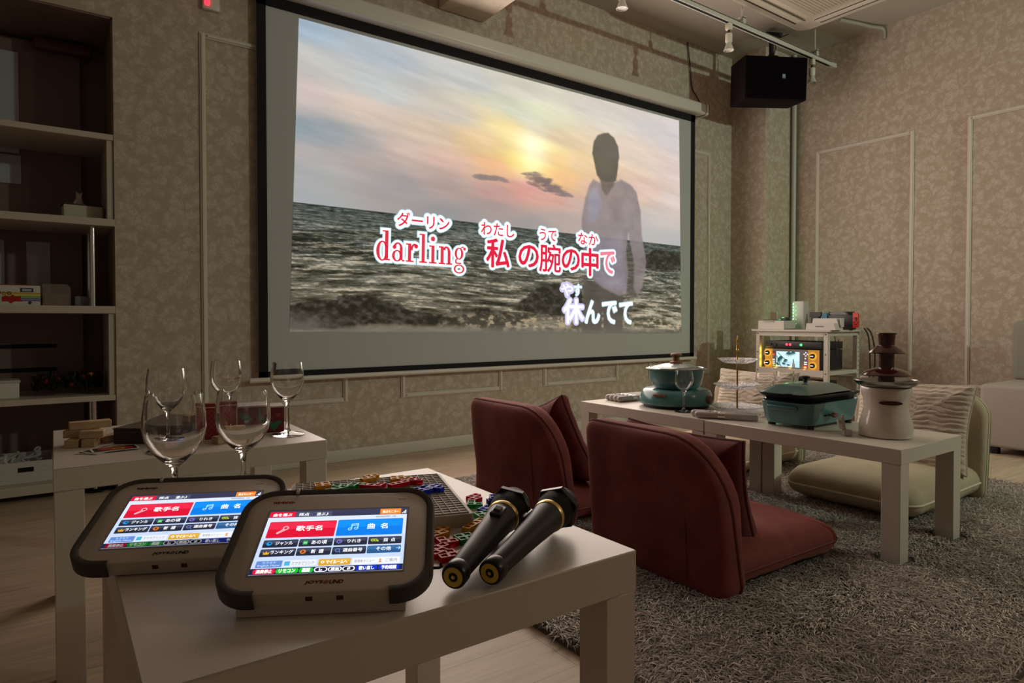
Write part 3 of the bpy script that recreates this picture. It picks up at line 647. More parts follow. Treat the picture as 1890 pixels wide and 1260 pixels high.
# ================================================================== RUG
rug = thing('shaggy_rug', 'large grey brown shaggy rug under the low tables and floor chairs', 'rug', (0, 0, 0))
RX0, RX1, RY0, RY1 = .95, 3.52, .47, 2.575
bm = bmesh.new(); add_prism(bm, rrect(RX0, RY0, RX1, RY1, .03, 4), .001, .012); obj('backing', bm, mat('rug_backing', (.10, .088, .078), .95), rug)
def pile(n):
    x = RNG.uniform(RX0, RX1, n); y = RNG.uniform(RY0, RY1, n)
    a = 2*PI*fbm(x*3.1, y*3.1, 3)*1.6+RNG.normal(0, .75, n)
    ok = np.ones(n, bool)                                   # no yarn growing through the table legs
    for s_ in (0., .02, .045):
        X, Y = x+np.cos(a)*s_, y+np.sin(a)*s_
        for lx in (2.062, 2.445):
            for ly in (.892, 1.551, 1.612, 2.273): ok &= ~((X > lx-.016) & (X < lx+.073) & (Y > ly-.016) & (Y < ly+.073))
    x, y, a = x[ok], y[ok], a[ok]; n = len(x)
    h = RNG.uniform(.010, .020, n); ln = RNG.uniform(.022, .050, n)
    w = RNG.uniform(.0008, .0018, n); dx, dy = np.cos(a), np.sin(a); sx, sy = -dy*w, dx*w
    z0 = np.full(n, .010); V = np.empty((n, 5, 3)); jx = RNG.normal(0, .15, n)
    mx, my = x+dx*ln*.35, y+dy*ln*.35; tx, ty = x+dx*ln+sx/w*jx*ln, y+dy*ln+sy/w*jx*ln
    V[:, 0] = np.stack([x-sx, y-sy, z0], 1); V[:, 1] = np.stack([x+sx, y+sy, z0], 1)
    V[:, 2] = np.stack([mx+sx, my+sy, z0+h*.85], 1); V[:, 3] = np.stack([mx-sx, my-sy, z0+h*.85], 1)
    V[:, 4] = np.stack([tx, ty, z0+h*RNG.uniform(.5, 1.05, n)], 1)
    me = bpy.data.meshes.new('pile'); me.vertices.add(n*5); me.vertices.foreach_set('co', V.ravel())
    b = np.arange(n)*5; loops = np.stack([b, b+1, b+2, b+3, b+3, b+2, b+4], 1).ravel().astype(np.int32)
    me.loops.add(n*7); me.loops.foreach_set('vertex_index', loops)
    me.polygons.add(n*2); st = np.stack([np.arange(n)*7, np.arange(n)*7+4], 1).ravel().astype(np.int32); me.polygons.foreach_set('loop_start', st)
    me.update(calc_edges=True)
    tone = .35+1.25*RNG.random(n)**1.6; patch = .86+.35*fbm(x*5, y*5, 4)
    c = np.array([.50, .43, .385])*(tone*patch)[:, None]; C = np.ones((n, 5, 4), np.float32); C[:, :, :3] = c[:, None, :]
    at = me.color_attributes.new('Col', 'FLOAT_COLOR', 'POINT'); at.data.foreach_set('color', C.ravel())
    me.materials.append(attr_mat('rug_yarn', .85)); o = bpy.data.objects.new('pile', me); COL.objects.link(o); o.parent = rug; o['kind'] = 'stuff'
pile(250000)

# ================================================================== FLOOR CHAIRS
def wrinkle(sc, amp, seed=0):
    return lambda v, s: Vector((0, 0, s*amp*mnoise.noise(Vector((v.x*sc+seed, v.y*sc, seed*1.7)))))
def chair_parts(t, cloth, piping, seat_l, w, h, back_t, seat_t, sgn, lean, seed, x_b=.07):
    """seat to the SGN side of the back; the back's seam plane leans by LEAN over its height"""
    ol = resample(rrect(.045, -w/2+.012, seat_l, w/2-.012, (.03, .07, .07, .03)), .025); ol = [(sgn*a, b) for a, b in ol]
    if sgn < 0: ol = ol[::-1]
    zs = .012+seat_t*.5
    def dz(v, s):
        k = Vector((0, 0, s*.006*mnoise.noise(Vector((v.x*9+seed, v.y*9, 3)))))
        e = abs(v.y)/(w/2)
        if e > .72: k += Vector((0, 0, s*.0035*math.sin(v.x*120+4*mnoise.noise(v*14))*(e-.72)*3))     # gathers along the seam
        return k
    bm = bmesh.new(); add_pillow(bm, ol, seat_t*.55, seat_t*.48, 4.5, 2.2, 16, xf((0, 0, zs)), dz); obj('seat_cushion', bm, cloth, t, angle=180)
    bm = bmesh.new(); add_tube(bm, [(a, b, zs) for a, b in ol], .0045, 6, True); obj('piping', bm, piping, t)
    # back: outline in (y, up), bulging along x
    ob = resample(rrect(-w/2, .0, w/2, h, (.035, .035) + ((.03, .19) if sgn > 0 else (.10, .10)), 8), .022)
    ang = math.atan2(lean, h); wk = wrinkle(6, .010, seed)
    def slab(v, s):
        q = min(1, max(0, v.y/h)); outer = (s < 0) == (sgn > 0)
        return wk(v, s)+Vector((0, 0, v.z*((1.30-.85*q) if outer else (.62+.62*q))-v.z))
    M = Matrix.Translation((sgn*x_b, 0, .016)) @ Matrix.Rotation(-sgn*ang, 4, 'Y') @ Matrix(((0, 0, 1, 0), (1, 0, 0, 0), (0, 1, 0, 0), (0, 0, 0, 1)))
    f_, b_ = (back_t*.5, back_t*.58) if sgn > 0 else (back_t*.58, back_t*.5)
    bm = bmesh.new(); add_pillow(bm, ob, f_, b_, 14, 3.0, 20, M, slab); obj('backrest', bm, cloth, t, angle=180)
    bm = bmesh.new(); add_tube(bm, [(a, b, 0) for a, b in ob], .0045, 6, True, M); obj('piping', bm, piping, t)
    # stitched seam down the outer face of the back
    zf = (-b_*1.0 if sgn > 0 else f_*1.0)
    for yy in (-w/2+.115,):
        bm = bmesh.new(); add_tube(bm, [(yy, .05+k*(h-.16)/10, zf*(1.30-.85*(.05+k*(h-.16)/10)/h)*.985) for k in range(11)], .0016, 5, False, M); obj('stitched_seam', bm, piping, t)
def velvet(name, c0, c1):
    m = mat(name, c0, .85, bump=(9, .25), var=(14, .22), sheen=.18); b = m.node_tree.nodes['Principled BSDF']; b.inputs['Sheen Tint'].default_value = (*c1, 1); return m
REDV = velvet('red_velvet', (.180, .031, .028), (.9, .45, .40)); REDP = mat('red_piping', (.15, .028, .028), .8)
CRM = mat('cream_cotton', (.43, .36, .255), .9, bump=(60, .15), var=(6, .08)); CRP = mat('cream_piping', (.66, .57, .42), .8)
SAGE = mat('olive_back_cloth', (.15, .15, .085), .9)
for lb, y, sd in (('dark red velvet floor chair nearest the microphones, back towards us', 1.288, 1), ('dark red velvet floor chair farther off, nearer the screen', 1.978, 5)):
    t = thing('floor_chair', lb, 'floor chair', (1.395, y, 0), rad(-1 if sd == 1 else 1), 'red velvet floor chairs')
    chair_parts(t, REDV, REDP, .615, .525, .425, .115, .125, 1, .085, sd, .088)
for lb, y, sd in (('cream floor chair with knit cushion, beside the white sofa', 1.282, 8), ('cream floor chair farther off, near the equipment rack', 2.075, 12)):
    t = thing('floor_chair', lb, 'floor chair', (3.155, y, 0), rad(1), 'cream floor chairs')
    chair_parts(t, CRM, CRP, .70, .53, .43, .08, .15, -1, .045, sd)
    # olive lining strip along the outer seam of the back
    ob = resample(rrect(-.265, .0, .265, .43, (.035, .035, .105, .105), 8), .03)
    M = Matrix.Translation((-.055, 0, .016)) @ Matrix.Rotation(math.atan2(.045, .43), 4, 'Y') @ Matrix(((0, 0, 1, 0), (1, 0, 0, 0), (0, 1, 0, 0), (0, 0, 0, 1)))
    bm = bmesh.new(); add_pillow(bm, ob, .06, .004, 9, 2.3, 10, M); obj('back_lining', bm, SAGE, t, angle=180)

# throw cushions leaning on the backs
def cushion(name, label, loc, rot, w, h, th, m, knit=False, group=None, pm=None):
    t = thing(name, label, 'cushion', loc, 0, group, rot)
    n = 84 if knit else 26; ol = []
    for (ax, ay), (bx, by) in (((-1, -1), (1, -1)), ((1, -1), (1, 1)), ((1, 1), (-1, 1)), ((-1, 1), (-1, -1))):
        for k in range(n):
            f = k/n; x = ax+(bx-ax)*f; y = ay+(by-ay)*f; pin = 1-.07*math.sin(PI*f)
            ol.append((x*w/2*(pin if ax == bx else 1), y*h/2*(pin if ay == by else 1)))
    def dk(v, s):
        e = max(abs(v.x)/(w/2), abs(v.y)/(h/2))
        if knit:                                   # rows of ruched pleats
            r = v.y*205+3.6*mnoise.noise(Vector((v.x*11, v.y*7, 2)))+1.5*mnoise.noise(Vector((v.x*34, v.y*22, 7)))
            return Vector((0, .002*math.sin(r), s*(.0085*abs(math.sin(r*.8))*(1-.55*e**4)+.006*mnoise.noise(Vector((v.x*16, v.y*30, 5)))*(1-e**6))))
        q = mnoise.noise(Vector((v.x*7+loc[1]*3, v.y*7, 1)))
        return Vector((0, 0, s*(.020*q+.010*mnoise.noise(Vector((v.x*22, v.y*22, loc[1]))))*(1-e**5)))
    bm = bmesh.new(); add_pillow(bm, ol, th*.5, th*.5, 3.0, 1.9, 44 if knit else 22, None, dk); obj('cover', bm, m, t, angle=180)
    bm = bmesh.new(); add_tube(bm, [(a, b, 0) for a, b in ol], .004, 5, True); obj('seam', bm, pm, t)
    return t
DRED = velvet('dark_red_velvet', (.135, .022, .022), (.55, .18, .18)); DREDP = mat('dark_red_piping', (.09, .015, .017), .8)
# local x -> world y, local y -> up, local z -> +x
def lean(ry, twist=0, rz=0): return (Matrix.Rotation(rz, 3, 'Z') @ Matrix.Rotation(ry, 3, 'Y') @ Matrix(((0, 0, 1), (1, 0, 0), (0, 1, 0))) @ Matrix.Rotation(twist, 3, 'Z')).to_euler()
cushion('throw_cushion', 'dark red velvet cushion on the nearer red floor chair', (1.600, 1.308, .256), lean(rad(-13), rad(1), rad(-2)), .45, .33, .15, DRED, pm=DREDP, group='dark red cushions')
cushion('throw_cushion', 'dark red crumpled cushion on the farther red floor chair', (1.605, 1.968, .262), lean(rad(-17), rad(-18), rad(0)), .36, .34, .13, DRED, pm=DREDP, group='dark red cushions')
KNIT = mat('ruched_cream_knit', (.56, .47, .39), .9, bump=(90, .25)); KNP = mat('knit_seam', (.54, .45, .37), .9)
cushion('throw_cushion', 'cream ruched cushion behind the chocolate fountain', (2.955, 1.245, .315), lean(rad(13), rad(1), rad(2)), .45, .36, .11, KNIT, True, pm=KNP, group='cream ruched cushions')
cushion('throw_cushion', 'cream ruched cushion behind the tiered cake stand', (2.935, 1.985, .315), lean(rad(15), rad(-1), rad(-2)), .46, .36, .11, KNIT, True, pm=KNP, group='cream ruched cushions')

# ================================================================== SOFA
SOFA = mat('off_white_leatherette', (.37, .325, .285), .5, bump=(120, .1))
so = thing('sofa', 'pale sofa against the right wall, cut by the picture edge', 'sofa', (4.62, .55, 0))
bm = bmesh.new(); add_box(bm, (-.01, 0, .214), (.64, 1.79, .352), .022, 4); obj('seat', bm, SOFA, so)
bm = bmesh.new(); add_box(bm, (.235, 0, .565), (.15, 1.79, .36), .03, 4, xf(rot=(0, rad(0), 0))); obj('backrest', bm, mat('sofa_back_dim', (.27, .265, .22), .6), so)  # weaker light on the back is put into its darker olive colour
for x in (-.285, .26):
    for y in (.84, -.84): box('foot', (x, y, .02), (.05, .06, .04), mat('black_foot', (.012, .010, .010), .5), so, .004)

# ================================================================== GLASSWARE
GLASS = mat('clear_glass', (1, 1, 1), .0, trans=1., ior=1.45)
def wine_glass(x, y, z, label, h=.192, group='wine glasses', s=1.):
    t = thing('wine_glass', label, 'wine glass', (x, y, z+.0007), random.uniform(0, 6), group)
    o_ = [(.0, .0), (.040, .0), (.0425, .0012), (.040, .003), (.022, .0055), (.009, .010), (.0052, .018), (.0042, .035), (.0040, .070), (.0048, .084), (.0085, .0905), (.018, .0975), (.030, .110), (.0385, .126), (.0420, .143), (.0415, .160), (.0395, .176), (.0370, .192)]
    i_ = [(.0360, .192), (.0385, .176), (.0403, .160), (.0408, .143), (.0372, .127), (.0285, .1125), (.017, .1005), (.006, .096), (.0, .0955)]
    k = h/.192
    lathe('glass', [(r*s, zz*k) for r, zz in o_+i_], GLASS, t, 40)
    return t
wine_glass(.140, 1.035, .45, 'wine glass left of the pair standing right behind the tablets', .194)
wine_glass(.248, 1.100, .45, 'wine glass right of the pair standing right behind the tablets', .187)
wine_glass(.208, 1.655, .45, 'wine glass on the shelf-side table, in front of the dark game box', .19)
wine_glass(.392, 1.935, .45, 'wine glass farthest back on the shelf-side table, against the wall panel', .187)
wine_glass(.496, 1.712, .45, 'wine glass near the right corner of the shelf-side table', .19)
ZT = .362
wine_glass(2.172, 1.800, ZT, 'wine glass standing in front of the round blue pot', .176, s=.92)
wine_glass(2.345, 1.530, ZT, 'wine glass between the cake stand and the square hot plate', .176, s=.92)
wine_glass(2.462, 1.515, ZT, 'wine glass half hidden behind the square hot plate\'s lid', .178, s=.92)

# ================================================================== KARAOKE TABLETS
BEIGE = mat('beige_tablet_plastic', (.58, .51, .43), .5, bump=(500, .03)); RUB = mat('dark_rubber_bumper', (.055, .042, .036), .6)
UIW = rgb(236, 240, 250)
def ui(dim):
    F = Flat(); K = 2.2 if False else 1
    c = lambda r, g, b: tuple(x*K for x in rgb(r, g, b)); NV = c(34, 38, 58); W = c(255, 255, 255)
    F.rect(0, 0, 1, 1, c(214, 224, 244)); F.rect(0, .45, 1, .93, c(196, 212, 240), 1); F.rect(0, 0, 1, .115, c(52, 54, 80), 2); F.rect(0, .915, 1, 1, c(26, 30, 62), 2)
    F.rect(.004, .02, .187, .112, c(226, 20, 56), 3); F.rect(.19, .025, .315, .11, c(74, 78, 104), 3); F.rect(.318, .025, .45, .11, c(74, 78, 104), 3); F.rect(.802, .012, .955, .108, c(240, 136, 40), 3)
    F.text('曲を選ぶ', .03, .045, .162, .098, W, 4, .03); F.text('採点', .212, .045, .285, .098, W, 4, .02); F.text('遊ぶ', .34, .045, .40, .098, W, 4, .02); F.text('♪', .405, .045, .425, .1, W, 4)
    F.text('採点モニター', .82, .04, .94, .088, W, 4, .02)
    for i in range(3): F.rect(.964+i*.011, .085-i*.022, .972+i*.011, .10, W, 4)
    F.text('00000000  ♪A', .775, .135, .92, .160, c(60, 60, 70), 3)
    def btn(u0, v0, u1, v1, col, hi=None):
        F.rect(u0, v0, u1, v1, col, 3, .014)
        if hi: F.rect(u0+.004, v0+.012, u1-.004, v0+(v1-v0)*.48, hi, 4, .012)
    btn(.026, .19, .498, .455, c(216, 14, 50), c(232, 40, 72)); btn(.509, .186, .977, .455, c(0, 122, 226), c(6, 140, 244))
    F.text('歌手名', .222, .268, .404, .352, W, 6, .022); F.text('曲', .726, .262, .775, .354, W, 6, .022); F.text('名', .819, .265, .868, .354, W, 6, .022)
    PK = c(255, 190, 200); LB = c(170, 225, 255)
    F.stroke([(.093, .378), (.135, .318)], .012, PK, 6); F.stroke([(.100, .388), (.143, .335)], .012, PK, 6); F.stroke([(.093, .378), (.100, .388)], .012, PK, 6); F.disc(.148, .30, .034, PK, 6, r0=.022)
    F.stroke([(.612, .345), (.612, .268), (.656, .258), (.656, .335)], .012, LB, 6); F.stroke([(.612, .290), (.656, .280)], .012, LB, 6); F.disc(.601, .347, .022, LB, 6, r0=.012); F.disc(.645, .338, .022, LB, 6, r0=.012)
    for k, (u0, u1) in enumerate(((.026, .262), (.269, .500), (.508, .738), (.745, .977))):
        btn(u0, .488, u1, .606, NV, c(62, 68, 92)); btn(u0, .628, u1, .745, NV if k < 3 else c(38, 88, 140), c(62, 68, 92) if k < 3 else c(56, 108, 160))
    for s, u0, v0, u1, v1 in (('ジャンル', .110, .515, .226, .572), ('あの頃', .355, .513, .459, .574), ('りれき', .601, .517, .693, .570), ('採', .851, .514, .882, .572), ('点', .902, .514, .932, .572), ('ランキング', .095, .652, .245, .708), ('新', .367, .655, .396, .714), ('譜', .420, .655, .450, .714), ('選曲番号', .581, .655, .713, .709), ('その他', .808, .648, .908, .708)):
        F.text(s, u0, v0, u1, v1, W, 6, .015)
    F.stroke([(.945, .676), (.972, .676)], .008, LB, 6); F.stroke([(.962, .655), (.973, .676), (.962, .697)], .008, LB, 6)
    F.disc(.068, .545, .030, c(30, 150, 215), 6); F.disc(.072, .540, .013, c(10, 40, 70), 7); F.rect(.296, .515, .330, .578, c(50, 160, 80), 6, .008); F.rect(.302, .535, .324, .56, c(160, 220, 160), 7)
    F.disc(.545, .545, .032, c(120, 110, 200), 6, r0=.020); F.stroke([(.545, .525), (.545, .547), (.556, .547)], .007, c(120, 110, 200), 7)
    F.disc(.776, .542, .022, c(190, 200, 50), 6, r0=.010); F.disc(.796, .542, .022, c(190, 200, 50), 6, r0=.010); F.disc(.812, .556, .010, c(190, 200, 50), 6)
    F.poly([(.050, .712), (.046, .668), (.058, .690), (.068, .660), (.078, .690), (.090, .668), (.086, .712)], c(226, 170, 30), 6)
    F.disc(.312, .686, .034, c(216, 120, 50), 6, n=8); F.rect(.304, .668, .320, .704, c(120, 60, 20), 7); F.disc(.545, .682, .030, c(96, 120, 180), 6, r0=.018); F.stroke([(.556, .700), (.566, .718)], .010, c(96, 120, 180), 6)
    btn(.026, .806, .196, .904, c(96, 136, 206)); F.text('カラオケ', .065, .818, .155, .850, c(220, 230, 250), 5); F.text('English Menu', .040, .862, .182, .896, c(220, 230, 250), 5)
    F.rect(.203, .806, .424, .900, c(226, 230, 238), 3); F.rect(.210, .822, .247, .886, c(70, 176, 220), 4); F.text('スマホでリンク', .258, .832, .405, .878, c(120, 124, 136), 4)
    btn(.435, .806, .647, .902, c(214, 160, 40), c(226, 176, 64)); F.text('マイルームへ', .485, .828, .625, .880, W, 5, .03); F.disc(.462, .853, .018, W, 5, r0=.010)
    F.rect(.658, .806, .978, .902, c(234, 236, 242), 3); F.text('管理者メニュー', .672, .834, .805, .876, c(110, 112, 120), 4); F.text('ご案内', .880, .830, .958, .880, c(120, 122, 130), 4); F.disc(.845, .842, .012, c(220, 150, 90), 4); F.poly([(.834, .885), (.856, .885), (.850, .855), (.840, .855)], c(220, 150, 90), 4)
    D = .28 if dim else 1.
    c2 = lambda r, g, b: tuple(x*D for x in rgb(r, g, b))
    for s, u0, u1, col in (('演奏停止', .022, .166, (226, 16, 66)), ('リモコン', .170, .314, (20, 190, 40)), ('画面', .320, .410, (20, 190, 40)), ('歌い直し', .690, .830, (16, 50, 196)), ('予約確認', .838, .978, (16, 50, 196))):
        F.rect(u0, .925, u1, .992, c2(*col), 4, .02); F.text(s, u0+.02, .932, u1-.02, .985, c2(255, 255, 255), 5, .04)
    for s, u0, u1 in (('♭', .416, .504), ('原曲', .507, .598), ('♯', .601, .684)):
        F.rect(u0, .925, u1, .992, c2(240, 240, 250), 4, .03); F.rect(u0+.008, .934, u1-.008, .983, c2(20, 22, 50), 5, .025); m = (u0+u1)/2; q = .026 if s == '原曲' else .010; F.text(s, m-q, .940, m+q, .978, c2(255, 255, 255), 6, .05)
    return F
def tablet(label, loc, yaw, tilt, zb, ink, dim, group, w):
    t = thing('karaoke_tablet', label, 'karaoke tablet', loc, yaw, group)
    h = w*.618
    M = Matrix.Translation((0, 0, zb)) @ Matrix.Rotation(tilt, 4, 'X')      # display plane: origin at its lower left corner
    x0, x1, y0, y1 = -.030, w+.028, -.025, h+.034
    out = rrect(x0, y0, x1, y1, .034, 8)
    bm = bmesh.new(); add_prism(bm, out, -.019, -.0012, M)
    top = [e for e in bm.edges if all(abs((M.inverted() @ v.co).z+.0012) < 1e-4 for v in e.verts)]
    bmesh.ops.bevel(bm, geom=top, offset=.0012, segments=2, profile=.5, affect='EDGES'); obj('shell', bm, BEIGE, t, angle=50)
    # wedge foot under the shell
    bm = bmesh.new(); ct, st = math.cos(tilt), math.sin(tilt)
    zz = lambda y: zb+y*st/ct-.0185/ct
    ya, yb = -.014, .105
    poly = [(ya, .0005), (yb, .0005), (yb, zz(yb)), (ya, zz(ya))]
    add_prism(bm, poly, -.008, w+.004, Matrix(((0, 0, 1, 0), (1, 0, 0, 0), (0, 1, 0, 0), (0, 0, 0, 1)))); obj('stand', bm, BEIGE, t, smooth=False)
    # rubber bumper: corners and three sides, open along the middle of the near side
    path = resample(rrect(x0, y0, x1, y1, .034, 10), .006)
    k0 = min(range(len(path)), key=lambda i: math.dist(path[i], (w*.905, y0))); path = path[k0:]+path[:k0]
    k1 = min(range(len(path)), key=lambda i: math.dist(path[i], (w*.082, y0))); path = path[:k1+1]
    bm = bmesh.new(); rings = []
    for i, p in enumerate(path):
        a = Vector(path[max(0, i-1)]); b = Vector(path[min(len(path)-1, i+1)]); d = (b-a).normalized(); nrm = Vector((d.y, -d.x))
        P_ = Vector(p); rings.append([bm.verts.new(M @ Vector((*(P_+nrm*o_), z_))) for o_, z_ in ((-.0048, -.0004), (-.002, .0014), (.0022, .0010), (.0040, -.002), (.0040, -.0175), (.001, -.0205), (-.0048, -.0205))])
    for a, b in zip(rings, rings[1:]):
        for j in range(7): bm.faces.new((a[j], a[(j+1) % 7], b[(j+1) % 7], b[j]))
    bm.faces.new(rings[0]); bm.faces.new(rings[-1][::-1]); obj('rubber_bumper', bm, RUB, t, angle=50)
    bm = bmesh.new(); add_box(bm, (w*.155, y1-.001, .0012), (.004, .007, .0045), .0008, 1, M); obj('bumper_notch', bm, BEIGE, t)
    box_m = mat('bezel_line', (.30, .29, .30), .3)
    bm = bmesh.new(); add_box(bm, (w/2, h/2, -.0010), (w+.004, h+.004, .001), 0, 1, M); obj('bezel', bm, box_m, t)
    ui(dim).build('display', lambda u, v, z: tuple(M @ Vector((u*w, (1-v)*h, -.0002+z))), attr_mat('lit_display', .35, 1.15, .03), t, step=.00006)
    F = Flat(); J = rgb(*ink)
    F.text('JOYS', .378, 1.102, .490, 1.150, J, 0, .06); F.text('UND', .535, 1.102, .620, 1.150, J, 0, .06)
    F.disc(.511, 1.126, .026, J, 0, r0=.016); F.disc(.511, 1.126, .009, J, 0)
    F.V = [(a-(b-1.126)*.10, b) for a, b in F.V]
    for i, (a, b) in enumerate(((0, .012), (.016, .026), (.030, .044), (.048, .058), (.062, .082), (.086, .096), (.100, .108), (.112, .126), (.130, .140), (.144, .154))): F.rect(-.004+a, -.186+.008*(i % 2), -.004+b, -.150+.006*((i*7) % 3), J, 0)
    for i in range(7): F.rect(.925+i*.0095, -.176, .931+i*.0095, -.164, J, 0)
    F.build('printed_logo', lambda u, v, z: tuple(M @ Vector((u*w, (1-v)*h, -.0009+z))), attr_mat('printed_plate', .35), t)
    bm = bmesh.new()
    for u in (.412, .607): add_box(bm, (u*w, y0-.0002, -.0098), (.007, .0012, .0062), .0006, 1, M)
    obj('sensor_window', bm, mat('dark_red_window', (.10, .008, .006), .2), t)
    bm = bmesh.new(); add_tube(bm, [M @ Vector(p) for p in ((x1+.002, .012, -.012), (x1+.010, .012, -.012), (x1+.013, .014, -.012), (x1+.012, .018, -.012))], .0016, 6); obj('strap_loop', bm, mat('black_groove', ()), t)
    return t
tablet('karaoke tablet nearest us with red maker\'s lettering and bright button strip', (.160, .694, .4502), rad(-29.6), rad(24.2), .0378, (150, 14, 26), False, 'karaoke tablets', .157)
tablet('karaoke tablet behind on the table\'s left edge, with black maker\'s lettering', (.042, .904, .4502), rad(-26.2), rad(21.9), .0286, (28, 20, 18), True, 'karaoke tablets', .164)

# ================================================================== MICROPHONES
MICB = mat('satin_black_mic', (.020, .016, .017), .42, spec=.35); GOLDM = mat('brass_ring', (.62, .44, .16), .28, 1.)
YEL = mat('yellow_end_disc', (.72, .50, .05), .5); MESHM = mat('black_wire_mesh', (.012, .010, .012), .6, .2, bump=(1400, 1.))
def mic(label, tail, head, spin):
    a, b = Vector(tail), Vector(head); d = (b-a).normalized(); q = d.to_track_quat('Z', 'Y') @ Euler((0, 0, spin)).to_quaternion()
    t = thing('microphone', label, 'microphone', a, 0, 'black microphones', q.to_euler())
    lathe('handle', [(0, .018), (.0125, .018), (.0130, .022), (.0145, .06), (.0178, .125), (.0205, .160), (.0212, .170), (.0212, .176), (0, .176)], MICB, t, 40)
    lathe('tail_cap', [(0, .002), (.0095, .002), (.0100, .0), (.0132, .0), (.0146, .002), (.0148, .016), (.0138, .0185), (0, .0185)], mat('gloss_black', (.010, .008, .009), .28, spec=.35), t, 40)
    bm = bmesh.new(); add_lathe(bm, [(.0055, .0012), (.0112, .0012), (.0112, -.0006), (.0055, -.0006), (.0055, .0012)], 32); obj('yellow_disc', bm, YEL, t)
    lathe('tail_pin', [(0, .0), (.0022, .0), (.0022, -.001), (0, -.001)], GOLDM, t, 12)
    lathe('brass_ring', [(.0205, .1715), (.0220, .1718), (.0229, .175), (.0229, .178), (.0222, .1805), (.0205, .1810)], GOLDM, t, 44)
    lathe('grille', [(0, .180), (.0205, .180), (.0245, .190), (.0268, .200), (.0275, .208), (.0268, .216), (.0235, .230), (.0170, .241), (.0085, .247), (0, .2485)], MESHM, t, 40)
    bm = bmesh.new(); add_lathe(bm, [(.0265, .2035), (.0312, .2028), (.0322, .2045), (.0322, .2125), (.0312, .2142), (.0265, .2135)], 6); obj('roll_stop_ring', bm, mat('gloss_black', ()), t, smooth=False)
    bm = bmesh.new(); add_box(bm, (0, -.0195, .148), (.016, .006, .030), .003, 2, xf(rot=(0, 0, 0))); obj('switch_plate', bm, mat('gloss_black', ()), t)
    bm = bmesh.new(); add_box(bm, (0, -.0228, .147), (.010, .004, .013), .0012, 2)
    for i in range(4): add_box(bm, (0, -.025, .1425+i*.003), (.009, .001, .001))
    obj('slide_switch', bm, mat('grey_switch', (.10, .085, .078), .4), t)
mic('black microphone beside the tablet, its slide switch facing up', (.3560, .6130, .4668), (.5325, .7475, .4865), rad(190))
mic('black microphone nearest the table\'s front edge, right of the other', (.3950, .5990, .4668), (.5850, .7060, .4865), rad(105))

# ================================================================== BLOCK GAME
GB = thing('game_board', 'beige square gridded game board strewn with coloured pieces', 'game board', (.4135, .957, .45), rad(-17.9))
BRD = mat('beige_board_plastic', (.50, .44, .38), .5)
S = .1305
bm = bmesh.new(); add_prism(bm, rrect(-S, -S, S, S, .006), 0, .0185); 
for v in bm.verts:
    if v.co.z > .01: v.co.x *= .985; v.co.y *= .985
bmesh.ops.bevel(bm, geom=[e for e in bm.edges if all(v.co.z > .01 for v in e.verts)], offset=.002, segments=2, profile=.5, affect='EDGES'); obj('board', bm, BRD, GB, angle=50)
bm = bmesh.new(); n = 20; g = S*2*.94/n
for i in range(n+1):
    add_box(bm, (-S*.94+i*g, 0, .0192), (.0013, S*1.88, .0022)); add_box(bm, (0, -S*.94+i*g, .0192), (S*1.88, .0013, .0022))
obj('grid', bm, mat('board_groove', (.30, .26, .22), .6), GB, smooth=False)
bm = bmesh.new(); add_box(bm, (0, 0, .0187), (S*1.88, S*1.88, .0005)); obj('cell_floor', bm, mat('shaded_cell', (.47, .41, .355), .6), GB, smooth=False)
F = Flat(); F.rect(.0, 0, .4, 1, rgb(70, 70, 78)); F.rect(.72, 0, .98, 1, rgb(150, 24, 30)); F.rect(.76, .3, .94, .6, rgb(220, 190, 190), 1)
F.build('printed_strip', lambda u, v, z: (u*.13-.02, .1272-v*.0045, .0191+z), attr_mat('printed_plate', .35), GB)
PLA = {k: mat('clear_%s_plastic' % k, c, .4, trans=.45, ior=1.3, spec=.06) for k, c in (('red', (.80, .015, .04)), ('yellow', (.95, .50, .02)), ('green', (.02, .48, .10)), ('blue', (.02, .06, .80)))}
SHAPES = {'I2': [(0, 0), (1, 0)], 'I3': [(0, 0), (1, 0), (2, 0)], 'L3': [(0, 0), (1, 0), (0, 1)], 'O4': [(0, 0), (1, 0), (0, 1), (1, 1)], 'I4': [(0, 0), (1, 0), (2, 0), (3, 0)], 'T4': [(0, 0), (1, 0), (2, 0), (1, 1)], 'Z4': [(0, 0), (1, 0), (1, 1), (2, 1)], 'L4': [(0, 0), (1, 0), (2, 0), (2, 1)], 'X5': [(1, 0), (0, 1), (1, 1), (2, 1), (1, 2)], 'W5': [(0, 0), (0, 1), (1, 1), (1, 2), (2, 2)], 'Z5': [(0, 0), (1, 0), (2, 0), (2, 1), (3, 1)], 'P5': [(0, 0), (1, 0), (0, 1), (1, 1), (2, 0)], 'S1': [(0, 0)]}
def piece(x, y, z, rz, col, shp, label):
    c = .0124; sq = SHAPES[shp]; mx = sum(a for a, _ in sq)/len(sq); my = sum(b for _, b in sq)/len(sq); bm = bmesh.new()
    for a, b in sq:
        X, Y = (a-mx)*c, (b-my)*c
        add_box(bm, (X, Y, .0022), (c*1.002, c*1.002, .0044))
        for dx, dy, sx, sy in ((0, .42, 1., .16), (0, -.42, 1., .16), (.42, 0, .16, .68), (-.42, 0, .16, .68)): add_box(bm, (X+dx*c, Y+dy*c, .0058), (sx*c, sy*c, .0030))
        add_box(bm, (X, Y, .0052), (c*.34, c*.34, .0016), .0006, 1)
    o = obj('game_piece', bm, PLA[col], None, (x, y, z), (0, 0, rz), smooth=False)
    tag(o, label, 'game piece', 'coloured clear game pieces'); return o
PIECES = []
ZB, ZL = .4705, .4502
